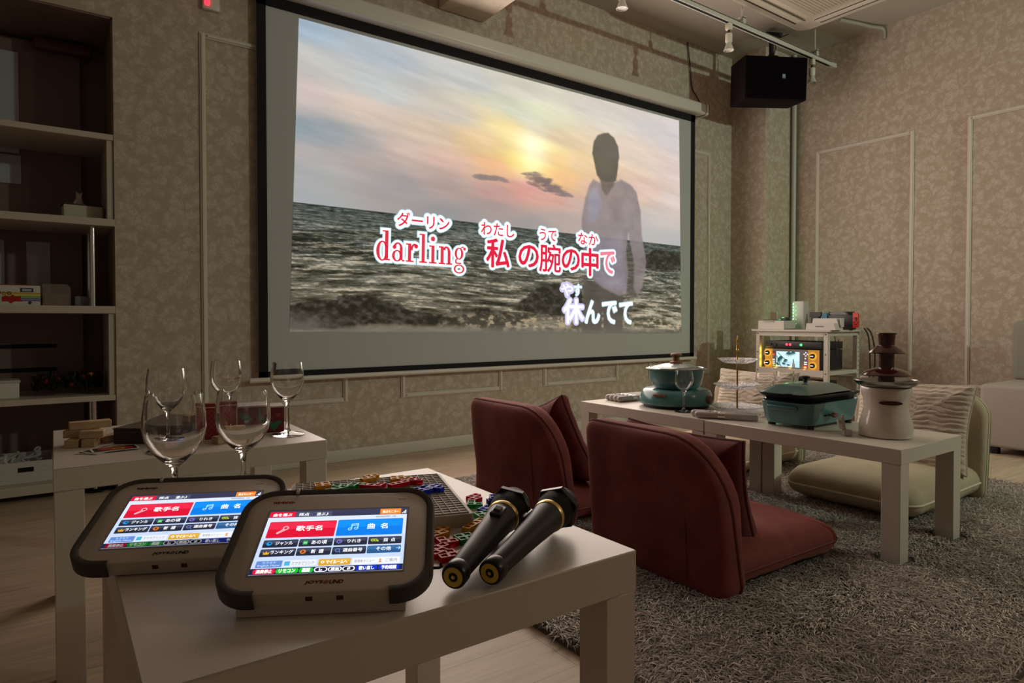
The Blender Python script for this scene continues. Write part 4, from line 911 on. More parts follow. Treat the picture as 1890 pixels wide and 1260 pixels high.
for x, y, z, r, c_, s_, lb in (
  (.362, 1.055, ZB, -12, 'yellow', 'O4', 'yellow square piece at the board\'s far left'), (.398, 1.026, ZB, -40, 'green', 'Z5', 'long green zigzag piece on the board behind the tablet'),
  (.372, 1.016, ZB, 12, 'green', 'I3', 'green bar piece on the board touching the green zigzag'), (.447, 1.058, ZB, 5, 'yellow', 'Z4', 'yellow zigzag piece at the board\'s far edge'), (.431, 1.004, ZB, -50, 'red', 'L4', 'red piece on the board in front of the yellow zigzag'),
  (.486, 1.020, ZB+.0005, -20, 'yellow', 'P5', 'yellow piece resting among red ones on the board'), (.470, .990, ZB, 10, 'red', 'I3', 'red bar piece on the board in front of the yellow one'), (.500, 1.000, ZB, -38, 'red', 'T4', 'red piece on the board between the yellow and the blue'),
  (.505, .936, ZB, 30, 'blue', 'X5', 'blue cross piece alone on the board\'s near right'), (.482, .930, ZB, 10, 'blue', 'L3', 'small blue corner piece beside the blue cross on the board'),
  (.566, .905, ZL, 20, 'red', 'Z4', 'red zigzag piece on the table, nearest the board\'s right corner'), (.594, .879, ZL, -15, 'blue', 'Z4', 'blue zigzag piece on the table behind the microphone heads'), (.553, .846, ZL, 25, 'blue', 'I3', 'blue bar piece on the table behind the left microphone'),
  (.547, .876, ZL, -35, 'green', 'L3', 'green corner piece on the table at the board\'s right side'), (.590, .848, ZL, 30, 'red', 'L4', 'red piece half hidden behind the left microphone\'s head'), (.532, .816, ZL, -8, 'green', 'P5', 'green piece on the table against the left microphone'),
  (.5785, .8665, ZL+.0074, 60, 'blue', 'I2', 'small blue piece lying on other pieces beside the microphone'),
  (.492, .787, ZL, 28, 'yellow', 'I4', 'yellow bar piece on the table at the board\'s near corner'), (.436, .786, ZL, 12, 'yellow', 'Z4', 'yellow zigzag piece on the table below the board\'s near side'), (.4105, .770, ZL, 40, 'red', 'I2', 'small red piece on the table touching the tablet\'s side'),
  (.4235, .7475, ZL, -10, 'red', 'L3', 'red corner piece on the table between tablet and green square'), (.452, .746, ZL, -5, 'green', 'O4', 'green square piece on the table before the board'), (.472, .715, ZL, 30, 'blue', 'I2', 'small blue piece on the table touching the left microphone'),
  (.4005, .725, ZL, 15, 'red', 'Z4', 'red zigzag piece on the table beside the tablet\'s corner'), (.406, .700, ZL, -8, 'red', 'T4', 'red piece on the table nearest the left microphone\'s tail')):
    piece(x, y, z, rad(r), c_, s_, lb)

# ================================================================== ON THE SHELF-SIDE TABLE
BLOCK = wood_mat('pine_block', (.50, .33, .18)); Z2 = .4501
def block(x, y, z, rz, lb, sx=.086): 
    bm = bmesh.new(); add_box(bm, (0, 0, .009), (sx, .028, .018), .001, 1); tag(obj('wooden_block', bm, BLOCK, None, (x, y, z), (0, 0, rad(rz))), lb, 'wooden block', 'wooden stacking blocks')
block(.043, 1.868, Z2, 72, 'wooden block at the bottom left of the block stack'); block(.0755, 1.858, Z2, 72, 'wooden block in the middle of the stack\'s bottom row'); block(.125, 1.885, Z2, 40, 'wooden block lying askew at the bottom right of the stack')
block(.052, 1.872, Z2+.0182, -18, 'wooden block in the stack\'s second row, at the back', .07); block(.073, 1.842, Z2+.0182, -15, 'wooden block end in the stack\'s second row, in front', .05)
block(.070, 1.882, Z2+.0364, 4, 'wooden block lying across the top of the stack'); block(.350, 1.700, Z2, 20, 'wooden block lying alone before the red patterned box', .075)
gbx = thing('board_game_box', 'flat dark brown board game box between blocks and wine glasses', 'game box', (.243, 1.858, Z2), rad(-38))
bm = bmesh.new(); add_box(bm, (0, 0, .0175), (.17, .20, .035), .0015, 1); obj('box', bm, mat('dark_maroon_card', (.035, .014, .014), .4), gbx)
bm = bmesh.new(); add_box(bm, (0, 0, .0365), (.172, .202, .004), .0008, 1); obj('lid', bm, mat('brown_printed_lid', (.055, .032, .028), .35, var=(18, .7)), gbx)
F = Flat(); LT = rgb(150, 138, 126)
for a in (.2, .23): F.stroke([(a, .3), (a+.008, .75)], .05, LT, 0, 4)
F.stroke([(.36, .35), (.39, .55), (.42, .35)], .05, LT, 0, 4); F.stroke([(.39, .55), (.39, .8)], .05, LT, 0, 4)
for i in range(4): F.stroke([(.55+i*.08, .35), (.57+i*.08, .7)], .04, LT, 0, 4)
F.build('printed_side', lambda u, v, z: (-.0856-z, .1-u*.2, .033-v*.03), attr_mat('printed_plate', .35), gbx)
block(.298, 1.800, Z2+.0387, 30, 'wooden block lying on top of the dark game box', .06)
lb_ = thing('card_box', 'standing red diamond-patterned card box behind the front wine glasses', 'card box', (.342, 1.765, Z2), rad(-12))
bm = bmesh.new(); add_box(bm, (0, 0, .045), (.078, .024, .09), .001, 1); obj('box', bm, mat('red_card_box', (.20, .012, .022), .4), lb_)
F = Flat(); F.rect(.0, .0, 1, 1, rgb(126, 14, 26)); F.rect(.02, .09, .98, .115, rgb(190, 170, 165), 1); F.rect(.015, .09, .05, 1, rgb(190, 170, 165), 1); F.rect(.95, .09, .985, 1, rgb(190, 170, 165), 1)
for k in range(-6, 9):
    for sg in (1, -1):
        p = [(max(.05, min(.95, .5+sg*(x_-.5))), .12+(x_-.05)+k*.16) for x_ in (.05, .95)]
        pts = [(a, b) for a, b in ((.5+sg*(t_-.5), .12+(t_-.05)+k*.16) for t_ in np.linspace(.05, .95, 19)) if .13 < b < .98]
        if len(pts) > 2: F.stroke([pts[0], pts[-1]], .012, rgb(176, 70, 70), 1, .87)
F.build('printed_front', lambda u, v, z: (u*.078-.039, -.0125-z, .09-v*.09), attr_mat('printed_plate', .35), lb_)
gr = thing('gift_box', 'red box with green leaf print beside the rightmost wine glass of the side table', 'box', (.447, 1.815, Z2), rad(-8))
bm = bmesh.new(); add_box(bm, (0, 0, .034), (.125, .07, .068), .0015, 1); obj('box', bm, mat('deep_red_card', (.15, .012, .018), .4), gr)
bm = bmesh.new(); add_box(bm, (0, 0, .068), (.129, .074, .004), .0008, 1); obj('lid_edge', bm, mat('pale_edge', (.40, .33, .30), .5), gr)
F = Flat(); F.rect(0, 0, 1, 1, rgb(104, 14, 24)); G_ = rgb(38, 110, 84)
F.poly([(.55, .1), (.63, .05), (.66, .4), (.72, .6), (.64, .9), (.58, .6)], G_, 1); F.poly([(.70, .5), (.78, .62), (.90, .52), (.97, .60), (.88, .72), (.80, .95), (.72, .8)], G_, 1); F.poly([(.1, .2), (.3, .3), (.4, .6), (.25, .8), (.15, .5)], G_, 1); F.disc(.88, .30, .09, rgb(150, 40, 48), 1, 1.8)
F.build('printed_front', lambda u, v, z: (u*.125-.0625, -.0358-z, .066-v*.066), attr_mat('printed_plate', .35), gr)
# fanned playing cards
for k, (x, y, rz) in enumerate(((.086, 1.757, 48), (.098, 1.752, 26), (.112, 1.746, 4))):
    t = thing('playing_card', ('bottom card of the small red fan on the side table', 'middle card of the small red fan on the side table', 'top red and black card of the fan, yellow oval showing')[k], 'playing card', (x, y, Z2+.0004+k*.0012), rad(rz), 'fanned red cards')
    bm = bmesh.new(); add_prism(bm, rrect(-.047, -.030, .047, .030, .005), 0, .0009); obj('card', bm, mat('white_card', ()), t, smooth=False)
    F = Flat(); F.rect(.05, .08, .95, .92, rgb(16, 12, 12), 0, .06); F.poly([(.16, .2), (.6, .12), (.9, .35), (.86, .85), (.4, .88), (.14, .6)], rgb(170, 14, 24), 1)
    F.disc(.58, .56, .22, rgb(190, 170, 60), 2); F.disc(.58, .56, .15, rgb(120, 20, 20), 3); F.stroke([(.5, .5), (.56, .62), (.62, .5), (.68, .6)], .04, rgb(200, 180, 70), 4)
    F.build('printed_face', lambda u, v, z: (u*.094-.047, .030-v*.060, .00095+z), attr_mat('printed_plate', .35), t, step=.00005)

# ================================================================== ON THE LOW TABLES
TEAL = mat('teal_enamel', (.075, .195, .20), .22, coat=.3); TEALD = mat('teal_lid', (.068, .135, .122), .2, coat=.3); PANB = mat('black_pan', (.012, .008, .012), .4)
WOODK = wood_mat('brown_wood_knob', (.20, .075, .035)); CHRM = mat('chrome', ())
bs = thing('electric_burner', 'round teal table burner with wooden knob under the pot', 'burner', (2.305, 1.955, ZT), rad(36))
lathe('body', [(0, .012), (.157, .012), (.164, .016), (.166, .024), (.153, .066), (.147, .074), (.138, .079), (0, .079)], TEAL, bs, 56)
lathe('foot_ring', [(0, 0), (.145, 0), (.148, .012), (0, .012)], PANB, bs, 40)
bm = bmesh.new(); add_lathe(bm, [(0, 0), (.019, 0), (.019, .014), (.017, .017), (0, .017)], 24); obj('control_knob', bm, WOODK, bs, (-.0715, -.1405, .042), (PI/2+.10, 0, rad(-27)))
bm = bmesh.new(); add_box(bm, (0, 0, 0), (.055, .016, .012), .004, 2); obj('carry_handle', bm, WOODK, bs, (-.143, .0606, .060), (0, 0, rad(67)))
pt = thing('cooking_pot', 'round teal cooking pot with glass lid on the burner', 'pot', (2.305, 1.955, ZT+.0795), rad(36))
lathe('pot_body', [(0, 0), (.088, 0), (.100, .006), (.112, .022), (.120, .060), (.123, .084), (.135, .088), (.136, .091), (.118, .091), (.114, .08), (.108, .02), (0, .008)], TEAL, pt, 56)
lathe('lid', [(0, .116), (.05, .112), (.09, .102), (.120, .0925), (.123, .0912), (.120, .0912), (.09, .099), (.05, .109), (0, .113)], mat('lid_glass', (.8, .82, .8), .12, trans=.9, spec=.2), pt, 48)
bm = bmesh.new(); add_tube(bm, [(.121*math.cos(k*PI/24), .121*math.sin(k*PI/24), .0935) for k in range(48)], .003, 6, True); obj('lid_rim', bm, CHRM, pt)
lathe('lid_knob', [(0, .112), (.029, .114), (.029, .120), (.015, .125), (.016, .143), (.025, .148), (.026, .155), (.018, .160), (0, .161)], WOODK, pt, 28)

hp = thing('electric_hot_plate', 'square teal hot plate with black pan and teal lid', 'hot plate', (2.325, 1.328, ZT), rad(0))
W2, D2 = .186, .104
bm = bmesh.new()
def loop(bm, w, d, r, z): return [bm.verts.new((x, y, z)) for x, y in rrect(-w, -d, w, d, r, 8)]
def skin(bm, loops, cap0=True, cap1=True):
    for a, b in zip(loops, loops[1:]):
        n = len(a)
        for i in range(n): bm.faces.new((a[i], a[(i+1) % n], b[(i+1) % n], b[i]))
    if cap0: bm.faces.new(loops[0][::-1])
    if cap1: bm.faces.new(loops[-1])
skin(bm, [loop(bm, W2-.030, D2-.030, .03, .010), loop(bm, W2-.016, D2-.016, .04, .014), loop(bm, W2-.010, D2-.010, .042, .03), loop(bm, W2-.002, D2-.002, .044, .088), loop(bm, W2, D2, .045, .092), loop(bm, W2-.004, D2-.004, .043, .094), loop(bm, W2-.012, D2-.012, .04, .080)]); obj('heater_body', bm, TEAL, hp)
bm = bmesh.new(); skin(bm, [loop(bm, W2-.022, D2-.022, .035, .084), loop(bm, W2-.012, D2-.012, .036, .106), loop(bm, W2+.002, D2+.002, .038, .116), loop(bm, W2+.002, D2+.002, .038, .121), loop(bm, W2-.014, D2-.014, .034, .119), loop(bm, W2-.02, D2-.02, .032, .095)]); obj('pan', bm, PANB, hp)
bm = bmesh.new(); skin(bm, [loop(bm, W2-.016, D2-.010, .035, .1225), loop(bm, W2-.010, D2-.004, .036, .124), loop(bm, W2-.016, D2-.010, .035, .127), loop(bm, W2-.062, D2-.042, .03, .148), loop(bm, W2-.085, D2-.060, .026, .1525), loop(bm, .04, .02, .018, .155)]); obj('lid', bm, TEALD, hp, (-.014, .012, 0), (0, 0, rad(1.5)))
for s in (-1, 1):
    bm = bmesh.new(); skin(bm, [[bm.verts.new((s*(W2+dx), y, z)) for dx, y in ((-.018, -.05), (.016, -.035), (.016, .035), (-.018, .05))][::s] for z in (.1245, .1275)]); obj('lid_lug', bm, TEALD, hp, (-.014, .012, 0))
lathe('lid_knob', [(0, .154), (.008, .155), (.007, .165), (.016, .171), (.017, .176), (.011, .179), (0, .180)], PANB, hp, 24, (-.014, .012, 0))
for x in (-.13, .13):
    for y in (-.075, .075): lathe('foot', [(0, 0), (.014, 0), (.014, .0115), (0, .0115)], PANB, hp, 14, (x, y, 0))
bm = bmesh.new(); add_box(bm, (0, 0, 0), (.010, .115, .018), .004, 3); obj('side_grip', bm, TEAL, hp, (-W2-.001, .0, .072), (0, rad(-14), 0))
bm = bmesh.new(); add_box(bm, (0, -.006, 0), (.032, .016, .007), .003, 2); add_tube(bm, [(0, 0, 0), (0, -.012, 0)], .009, 14); obj('temperature_lever', bm, WOODK, hp, (-.04, -D2-.004, .047))
box('lever_slot', (-.04, -D2+.0045, .047), (.075, .012, .005), PANB, hp)

ftn = thing('chocolate_fountain', 'white chocolate fountain with brown tiered tower on the table\'s near end', 'chocolate fountain', (2.272, 1.032, ZT), rad(-54)); ftn.scale = (.86, .86, 1)
lathe('base', [(0, 0), (.088, 0), (.094, .004), (.095, .02), (.092, .045), (.084, .070), (.0775, .092), (.077, .108), (.080, .128), (.086, .145), (.089, .160), (.086, .166), (0, .166)], mat('glossy_cream_base', (.60, .525, .455), .16, coat=.4), ftn, 56)
lathe('bowl', [(0, .166), (.080, .166), (.098, .172), (.110, .181), (.114, .188), (.112, .1895), (.108, .185), (.085, .176), (0, .172)], mat('brushed_steel', (.30, .285, .275), .2, 1.), ftn, 64)
CHOC = mat('brown_plastic_tower', (.050, .010, .008), .14, coat=.4)
lathe('tower_tube', [(0, .172), (.030, .172), (.0285, .20), (.028, .300), (.0285, .322), (.031, .339), (.0355, .342), (.0355, .346), (.032, .345), (.026, .33), (0, .326)], CHOC, ftn, 40)
for nm, z, r in (('tier', .214, .086), ('tier', .288, .064)):
    lathe(nm, [(.027, z+.017), (.034, z+.015), (r*.6, z+.011), (r*.85, z+.003), (r, z-.007), (r-.001, z-.010), (r*.8, z+.0), (r*.5, z+.005), (.027, z+.006)], CHOC, ftn, 48)
bm = bmesh.new(); skin(bm, [[bm.verts.new((.040*math.cos(a), -.0800+.0008*k-.009*(1-abs(math.cos(a))**2)*0, .118+.007*math.sin(a))) for a in [i*PI/12 for i in range(24)]] for k in (0, 8)]); obj('brown_badge', bm, CHOC, ftn)
pl_ = thing('power_plug', 'grey power plug and folded cord at the fountain\'s foot', 'plug', (2.172, 1.108, ZT), rad(20))
bm = bmesh.new(); add_box(bm, (0, 0, .011), (.030, .024, .020), .004, 3); obj('plug_body', bm, mat('pale_grey_plug', (.42, .40, .40), .45), pl_)
bm = bmesh.new(); add_tube(bm, bez([(.012, .004, .012), (.03, .02, .03), (.0, .03, .05), (-.02, .02, .03), (.0, .012, .024)]), .004, 8); add_tube(bm, bez([(.016, .010, .004), (.02, .016, .05), (.018, .018, .068)]), .0042, 8); add_tube(bm, bez([(.006, .014, .004), (.008, .018, .045), (.007, .02, .062)]), .0042, 8); obj('cord', bm, mat('ivory_cord', (.46, .42, .36), .5), pl_)

st = thing('cake_stand', 'three-tier patterned glass cake stand on a gold rod', 'cake stand', (2.372, 1.680, ZT))
PG = mat('cut_glass', (.93, .92, .97), .04, trans=.93, bump=(110, 1.))
for z, r in ((.006, .106), (.098, .098), (.206, .081)): lathe('plate', [(0, z), (r*.55, z), (r*.8, z+.006), (r*.97, z+.016), (r, z+.019), (r*.97, z+.020), (r*.78, z+.010), (r*.5, z+.004), (0, z+.004)], PG, st, 56)
GOLD = mat('gold', ())
lathe('rod', [(0, 0), (.012, 0), (.012, .005), (.0042, .008), (.0036, .095), (.007, .099), (.007, .103), (.0036, .107), (.0036, .204), (.007, .207), (.007, .212), (.004, .216), (.0032, .255), (.006, .262), (.0035, .268), (.0052, .278), (.0022, .29), (.0038, .30), (.0012, .322), (0, .324)], GOLD, st, 16)

PEN = mat('grey_lilac_handle', (.44, .38, .37), .3); PENT = mat('clear_light_tube', (.62, .57, .55), .2, trans=.3)
def penlight(x, y, rz, lb, z=ZT):
    t = thing('light_stick', lb, 'light stick', (x, y, z+.0142), rz, 'grey handled light sticks')
    R_ = (0, PI/2, 0)
    lathe('handle', [(0, 0), (.006, .001), (.0115, .005), (.0140, .013), (.0140, .088), (.0128, .094), (0, .094)], PEN, t, 24, rot=R_)
    lathe('ring', [(0, .092), (.0132, .092), (.0138, .096), (.0138, .114), (.0132, .118), (0, .118)], CHRM, t, 24, rot=R_)
    lathe('tube', [(0, .116), (.0128, .116), (.0132, .122), (.0132, .232), (.011, .238), (0, .240)], PENT, t, 20, rot=R_)
    lathe('button', [(0, 0), (.004, 0), (.004, .002), (0, .002)], mat('grey_switch', ()), t, 12, (.06, 0, .0135))
penlight(2.105, 1.708, rad(-62), 'light stick lying at the table edge, behind its twin'); penlight(2.083, 1.672, rad(-62), 'light stick lying on the table edge nearest the red chair')
for k in range(4): penlight(2.185-.004*k, 2.285-k*.0300, rad(-3), ('light stick at the far end of the row of four', 'second light stick from the far end of the row of four', 'third light stick from the far end of the row of four', 'light stick of the row of four, nearest the pot')[k])

# ================================================================== EQUIPMENT RACK
RKW = mat('white_rack_steel', (.52, .475, .42), .4); HOLE = mat('black_groove', ())
rk = thing('equipment_rack', 'white metal rack holding the karaoke machine in the corner', 'rack', (4.20, 2.28, 0)); RW, RD, RH = .54, .42, .672
for x in (.017, RD-.017):
    for y in (.015, RW-.015):
        bm = bmesh.new(); add_box(bm, (x, y, RH/2), (.030, .030, RH), .002, 1); o = obj('post', bm, RKW, rk)
        if x < .1:
            b2 = bmesh.new()
            for z in (.08, .25, .39, .52, .655): add_tube(b2, [(x-.0148, y, z), (x-.0162, y, z)], .0045, 10)
            obj('bolt_hole', b2, HOLE, o)
        else:
            b2 = bmesh.new()
            for k in range(20): add_tube(b2, [(x, y-.0148, .05+k*.032), (x, y-.0162, .05+k*.032)], .004, 8)
            if y < .1: obj('bolt_hole', b2, HOLE, o)
            else: b2.free()
bm = bmesh.new(); add_box(bm, (RD/2+.005, RW/2, RH+.006), (RD+.05, RW+.05, .014), .003, 1); obj('top_shelf', bm, RKW, rk)
for z in (.40, .10):
    bm = bmesh.new(); add_box(bm, (RD/2, RW/2, z), (RD-.01, RW-.01, .010)); add_box(bm, (.010, RW/2, z-.012), (.018, RW-.06, .045)); add_box(bm, (RD-.010, RW/2, z-.012), (.018, RW-.06, .045)); add_box(bm, (RD/2, .010, z-.006), (RD-.06, .016, .026)); add_box(bm, (RD/2, RW-.010, z-.006), (RD-.06, .016, .026)); obj('shelf', bm, RKW, rk, smooth=False)
bm = bmesh.new(); add_box(bm, (.010, RW/2, RH-.016), (.018, RW-.06, .032)); add_box(bm, (RD/2, .010, RH-.014), (RD-.06, .016, .028)); add_box(bm, (RD/2, RW-.010, RH-.014), (RD-.06, .016, .028)); add_box(bm, (RD-.010, RW/2, RH-.014), (.018, RW-.06, .028)); obj('top_rail', bm, RKW, rk, smooth=False)
# karaoke machine; front faces -x
km = thing('karaoke_machine', 'karaoke machine with amber lit dials and bright video display inside the rack', 'karaoke machine', (4.222, 2.5525, .4055))
KW, KH = .205, .145
bm = bmesh.new(); add_box(bm, (.15, 0, KH/2), (.30, KW*2, KH-.004), .004, 2); obj('case', bm, mat('black_case', (.02, .018, .02), .45), km)
F = Flat(); AM = rgb(252, 190, 40); AMD = rgb(150, 92, 24); DK = rgb(34, 28, 26)
F.rect(0, 0, 1, 1, rgb(92, 66, 36)); F.rect(0, 0, .15, 1, rgb(176, 112, 30), 1); F.rect(.80, 0, 1, 1, rgb(160, 104, 30), 1); F.rect(.15, .02, .80, 1, rgb(74, 62, 56), 1)
for u, v in ((.055, .22), (.055, .74), (.885, .30), (.885, .78)):
    for r, c_ in ((.30, rgb(196, 128, 32)), (.25, rgb(230, 168, 44)), (.20, rgb(255, 214, 84)), ): F.disc(u, v, r*.72, c_, 2, 2.83)
    for k_ in range(3): F.Z[-18*(k_+1):] = [z_ for z_ in F.Z[-18*(k_+1):]]
F.build('lit_front_panel', lambda u, v, z: (-.0015-z, KW-u*2*KW, KH-.004-v*(KH-.008)), attr_mat('lit_panel', .4, 1.3, .05), km, step=.0001)
for u, v in ((.055, .22), (.055, .74), (.885, .30), (.885, .78)):
    bm = bmesh.new(); add_lathe(bm, [(0, 0), (.0175, 0), (.0165, .014), (.014, .016), (0, .016)], 26); kn = obj('dial', bm, mat('black_dial', (.015, .013, .013), .4), km, (-.002, KW-u*2*KW, KH-.004-v*(KH-.008)), (0, -PI/2, 0))
    F = Flat(); F.rect(-.3, .36, 1.3, .64, rgb(250, 245, 240), 0, .1, 1.); F.build('lit_mark', lambda a, b, z: ((.5-b)*.015, (.5-a)*.015, .0163), attr_mat('lit_panel', .4, 1.3, .05), kn)
F = Flat()
F.rect(0, 0, 1, 1, rgb(206, 236, 246)); F.rect(0, .6, 1, 1, rgb(188, 226, 240), 1)
LF = rgb(24, 84, 78)
def frond(u, v, a, n, ln):
    for i in range(n):
        b = a+rad(-50+100*i/(n-1)); m = (u+ln*.5*math.cos(b)/1.5, v+ln*.5*math.sin(b)); w = .03
        e = (u+ln*math.cos(b)/1.5, v+ln*math.sin(b)+.05)
        F.poly([(u, v), (m[0]-w*math.sin(b)/1.5, m[1]+w*math.cos(b)), e, (m[0]+w*math.sin(b)/1.5, m[1]-w*math.cos(b))], LF, 2)
for a_ in ((.16, .30, 1.2, 8, .30), (.05, .45, .6, 7, .36), (.55, -.02, 1.6, 7, .34), (.72, -.04, 1.5, 6, .26), (.35, .50, .9, 6, .28), (.30, .86, -1.2, 6, .22), (.03, .9, -1.0, 6, .25), (.52, .93, -1.4, 5, .2)): frond(*a_)
F.poly([(.05, .1), (.45, .62), (.47, .60), (.07, .07)], LF, 2); F.poly([(.0, .3), (.20, 1), (.23, 1), (.02, .26)], LF, 2)
F.poly([(.69, 1), (.70, .74), (.72, .72), (.725, .50), (.745, .44), (.765, .50), (.77, .72), (.80, .76), (.81, 1)], rgb(60, 74, 80), 3)
for i in range(5): F.rect(.71, .72+i*.06, .79, .735+i*.06, rgb(214, 206, 190), 4)
for i in range(6): F.rect(.02+i*.11, .95, .07+i*.11, .99, rgb(214, 180, 110), 3)
F.build('video_display', lambda u, v, z: (-.004-z, KW-(.225+u*.43)*2*KW, KH-.004-(.12+v*.80)*(KH-.008)), attr_mat('lit_display', .35, 1.15, .03), km, step=.0001)
LMP = Flat(); w_ = rgb(250, 246, 244)
LMP.disc(.172, .30, .050, rgb(255, 70, 40), 0, 2.83); LMP.rect(.15, .12, .195, .22, rgb(110, 20, 14), 0)
for v in (.53, .63, .73): LMP.rect(.152, v, .196, v+.055, w_, 0)
LMP.disc(.174, .87, .05, rgb(150, 220, 40), 0, 2.83)
for u, v in ((.735, .22), (.765, .14), (.765, .30), (.795, .22)): LMP.disc(u, v, .035, w_, 0, 2.83)
LMP.disc(.757, .44, .035, w_, 0, 2.83)
for v in (.60, .70): LMP.rect(.735, v, .785, v+.05, w_, 0)
LMP.rect(.725, .80, .79, .95, rgb(210, 16, 30), 0); LMP.rect(.74, .85, .775, .89, rgb(255, 190, 190), 1)
LMP.build('button_lights', lambda u, v, z: (-.0035-z, KW-u*2*KW, KH-.004-v*(KH-.008)), attr_mat('lit_display', .35, 1.15, .03), km)
amp = thing('amplifier', 'slim black unit with two red lights and one green light above the karaoke machine', 'amplifier', (4.235, 2.5525, .5515))
bm = bmesh.new(); add_box(bm, (.14, 0, .026), (.28, .42, .050), .003, 2); obj('case', bm, mat('black_case', ()), amp)
for y, c_, n_ in ((.022, (1, .02, .06), 'red_light'), (-.004, (1, .02, .06), 'red_light'), (-.085, (.04, 1, .12), 'green_light')):
    bm = bmesh.new(); add_lathe(bm, [(0, 0), (.0085, 0), (.0075, .005), (0, .006)], 16); obj(n_, bm, mat(n_, (.1, .1, .1), .3, emit=c_, es=3.0), amp, (-.001, y+.02, .028), (0, -PI/2, 0))
bm = bmesh.new(); 
for y in (.17, .13): add_tube(bm, [(0, y, .026), (-.006, y, .026)], .010, 14)
obj('dial', bm, mat('black_dial', ()), amp)
low = thing('audio_receiver', 'dark audio box with a tiny green light on the rack\'s lower shelf', 'receiver', (4.25, 2.535, .1055))
bm = bmesh.new(); add_box(bm, (.15, 0, .075), (.30, .40, .14), .004, 2); add_box(bm, (.15, .0, .185), (.24, .30, .07), .004, 2); obj('case', bm, mat('dark_blue_case', (.022, .022, .03), .4), low)
bm = bmesh.new(); add_tube(bm, [(.24, -.2005, .11), (.24, -.203, .11)], .004, 10); obj('green_light', bm, mat('green_light', ()), low)
tag(tube('rack_cable', bez([(4.225, 2.72, .335), (4.215, 2.66, .35), (4.215, 2.58, .335), (4.22, 2.50, .355), (4.215, 2.42, .345), (4.22, 2.35, .33)]), .006, mat('dark_cable', ()), None, 6), 'black cable drooping under the rack\'s middle shelf', 'cable')
for k, (pts, lb) in enumerate((([(4.60, 2.22, .695), (4.64, 2.21, .66), (4.69, 2.21, .55), (4.71, 2.22, .40), (4.70, 2.25, .25), (4.69, 2.30, .1)], 'black cord falling from the game console behind the rack, outer one'), ([(4.59, 2.235, .695), (4.63, 2.225, .64), (4.665, 2.23, .5), (4.685, 2.24, .36), (4.67, 2.26, .2)], 'black cord falling from the game console behind the rack, inner one'))):
    tag(tube('black_wire', bez(pts), .005, mat('dark_cable', ()), None, 6), lb, 'cord')
for k, pts in enumerate(([(4.42, 2.325, .62), (4.44, 2.318, .5), (4.47, 2.325, .415)], [(4.36, 2.318, .64), (4.37, 2.312, .55), (4.36, 2.32, .46)])):
    tag(tube('thin_cable', bez(pts), .003, mat('dark_cable', ()), None, 6), ('thin cable hanging inside the rack, toward the back', 'thin cable hanging inside the rack, toward the front')[k], 'cable')
# things on top of the rack
ZR = .6853
bk = thing('storage_basket', 'white plastic basket at the left end of the rack top', 'basket', (4.30, 2.715, ZR))
bm = bmesh.new()
for c, s in (((0, 0, .003), (.15, .205, .006)), ((-.073, 0, .031), (.005, .205, .062)), ((.073, 0, .031), (.005, .205, .062)), ((0, .1, .031), (.15, .005, .062)), ((0, -.1, .031), (.15, .005, .062))): add_box(bm, c, s, .001, 1)
obj('basket_body', bm, RKW, bk, smooth=False); bm = bmesh.new(); add_box(bm, (-.080, .02, .060), (.014, .09, .006), .002, 1); obj('handle_lip', bm, RKW, bk)
bm = bmesh.new(); add_box(bm, (0, .0, .057), (.10, .14, .026), .006, 2); add_box(bm, (.02, -.07, .062), (.06, .05, .05), .012, 2); tag(obj('remote_control', bm, mat('black_case', ()), None, (4.30, 2.728, ZR+.0)), 'black remotes sticking out of the white basket', 'remote control')
bm = bmesh.new(); add_box(bm, (0, 0, .06), (.006, .055, .12), .001, 1); tag(obj('brown_card', bm, mat('brown_card', (.20, .15, .10), .8), None, (4.355, 2.775, ZR+.007)), 'small brown card standing in the back of the white basket', 'card')
rt = thing('wireless_router', 'tall white box with a column of green lights behind the white basket', 'router', (4.44, 2.615, ZR))
bm = bmesh.new(); add_box(bm, (0, 0, .102), (.07, .085, .204), .005, 2); obj('case', bm, mat('white_router', (.46, .44, .41), .4), rt)
GL_ = mat('green_led', (.02, .1, .02), .3, emit=(.25, 1, .35), es=4.)
for i in range(8):
    bm = bmesh.new(); add_box(bm, (-.0355, .036, .03+i*.022), (.003, .008, .006)); obj('green_light', bm, GL_, rt)
for i in range(5):
    bm = bmesh.new(); add_box(bm, (-.0355, .014, .04+i*.032), (.002, .005, .004)); obj('status_light', bm, mat('pale_green_led', (.1, .2, .1), .3, emit=(.5, 1, .5), es=1.2), rt)
bm = bmesh.new(); add_box(bm, (0, 0, .107), (.02, .085, .034), .002, 1); add_box(bm, (.0, .0, .046), (.03, .06, .092), .002, 1); tag(obj('small_adapter', bm, mat('black_case', ()), None, (4.45, 2.505, ZR)), 'small black block behind the stepped white holder', 'adapter')
hd = thing('menu_holder', 'white stepped holder with printed lettering at the front of the rack top', 'holder', (4.255, 2.332, ZR))
bm = bmesh.new(); YZ = Matrix(((0, 0, 1, 0), (1, 0, 0, 0), (0, 1, 0, 0), (0, 0, 0, 1)))
add_prism(bm, [(-.105, 0), (.105, 0), (.098, .045), (-.092, .045)], -.055, .0, YZ); add_prism(bm, [(-.10, 0), (.10, 0), (.082, .078), (-.08, .078)], .0, .05, YZ); obj('body', bm, mat('white_holder', (.52, .485, .44), .45), hd, smooth=False)
bm = bmesh.new(); add_box(bm, (.025, -.105, .05), (.04, .006, .06), .001, 1); obj('side_clip', bm, mat('white_holder', ()), hd)
F = Flat()
for i in range(11): F.rect(.2+i*.055, .35, .242+i*.055, .65, rgb(40, 36, 36))
F.build('printed_label', lambda u, v, z: (-.0555-z, .055-u*.10, .034-v*.022), attr_mat('printed_plate', .35), hd)
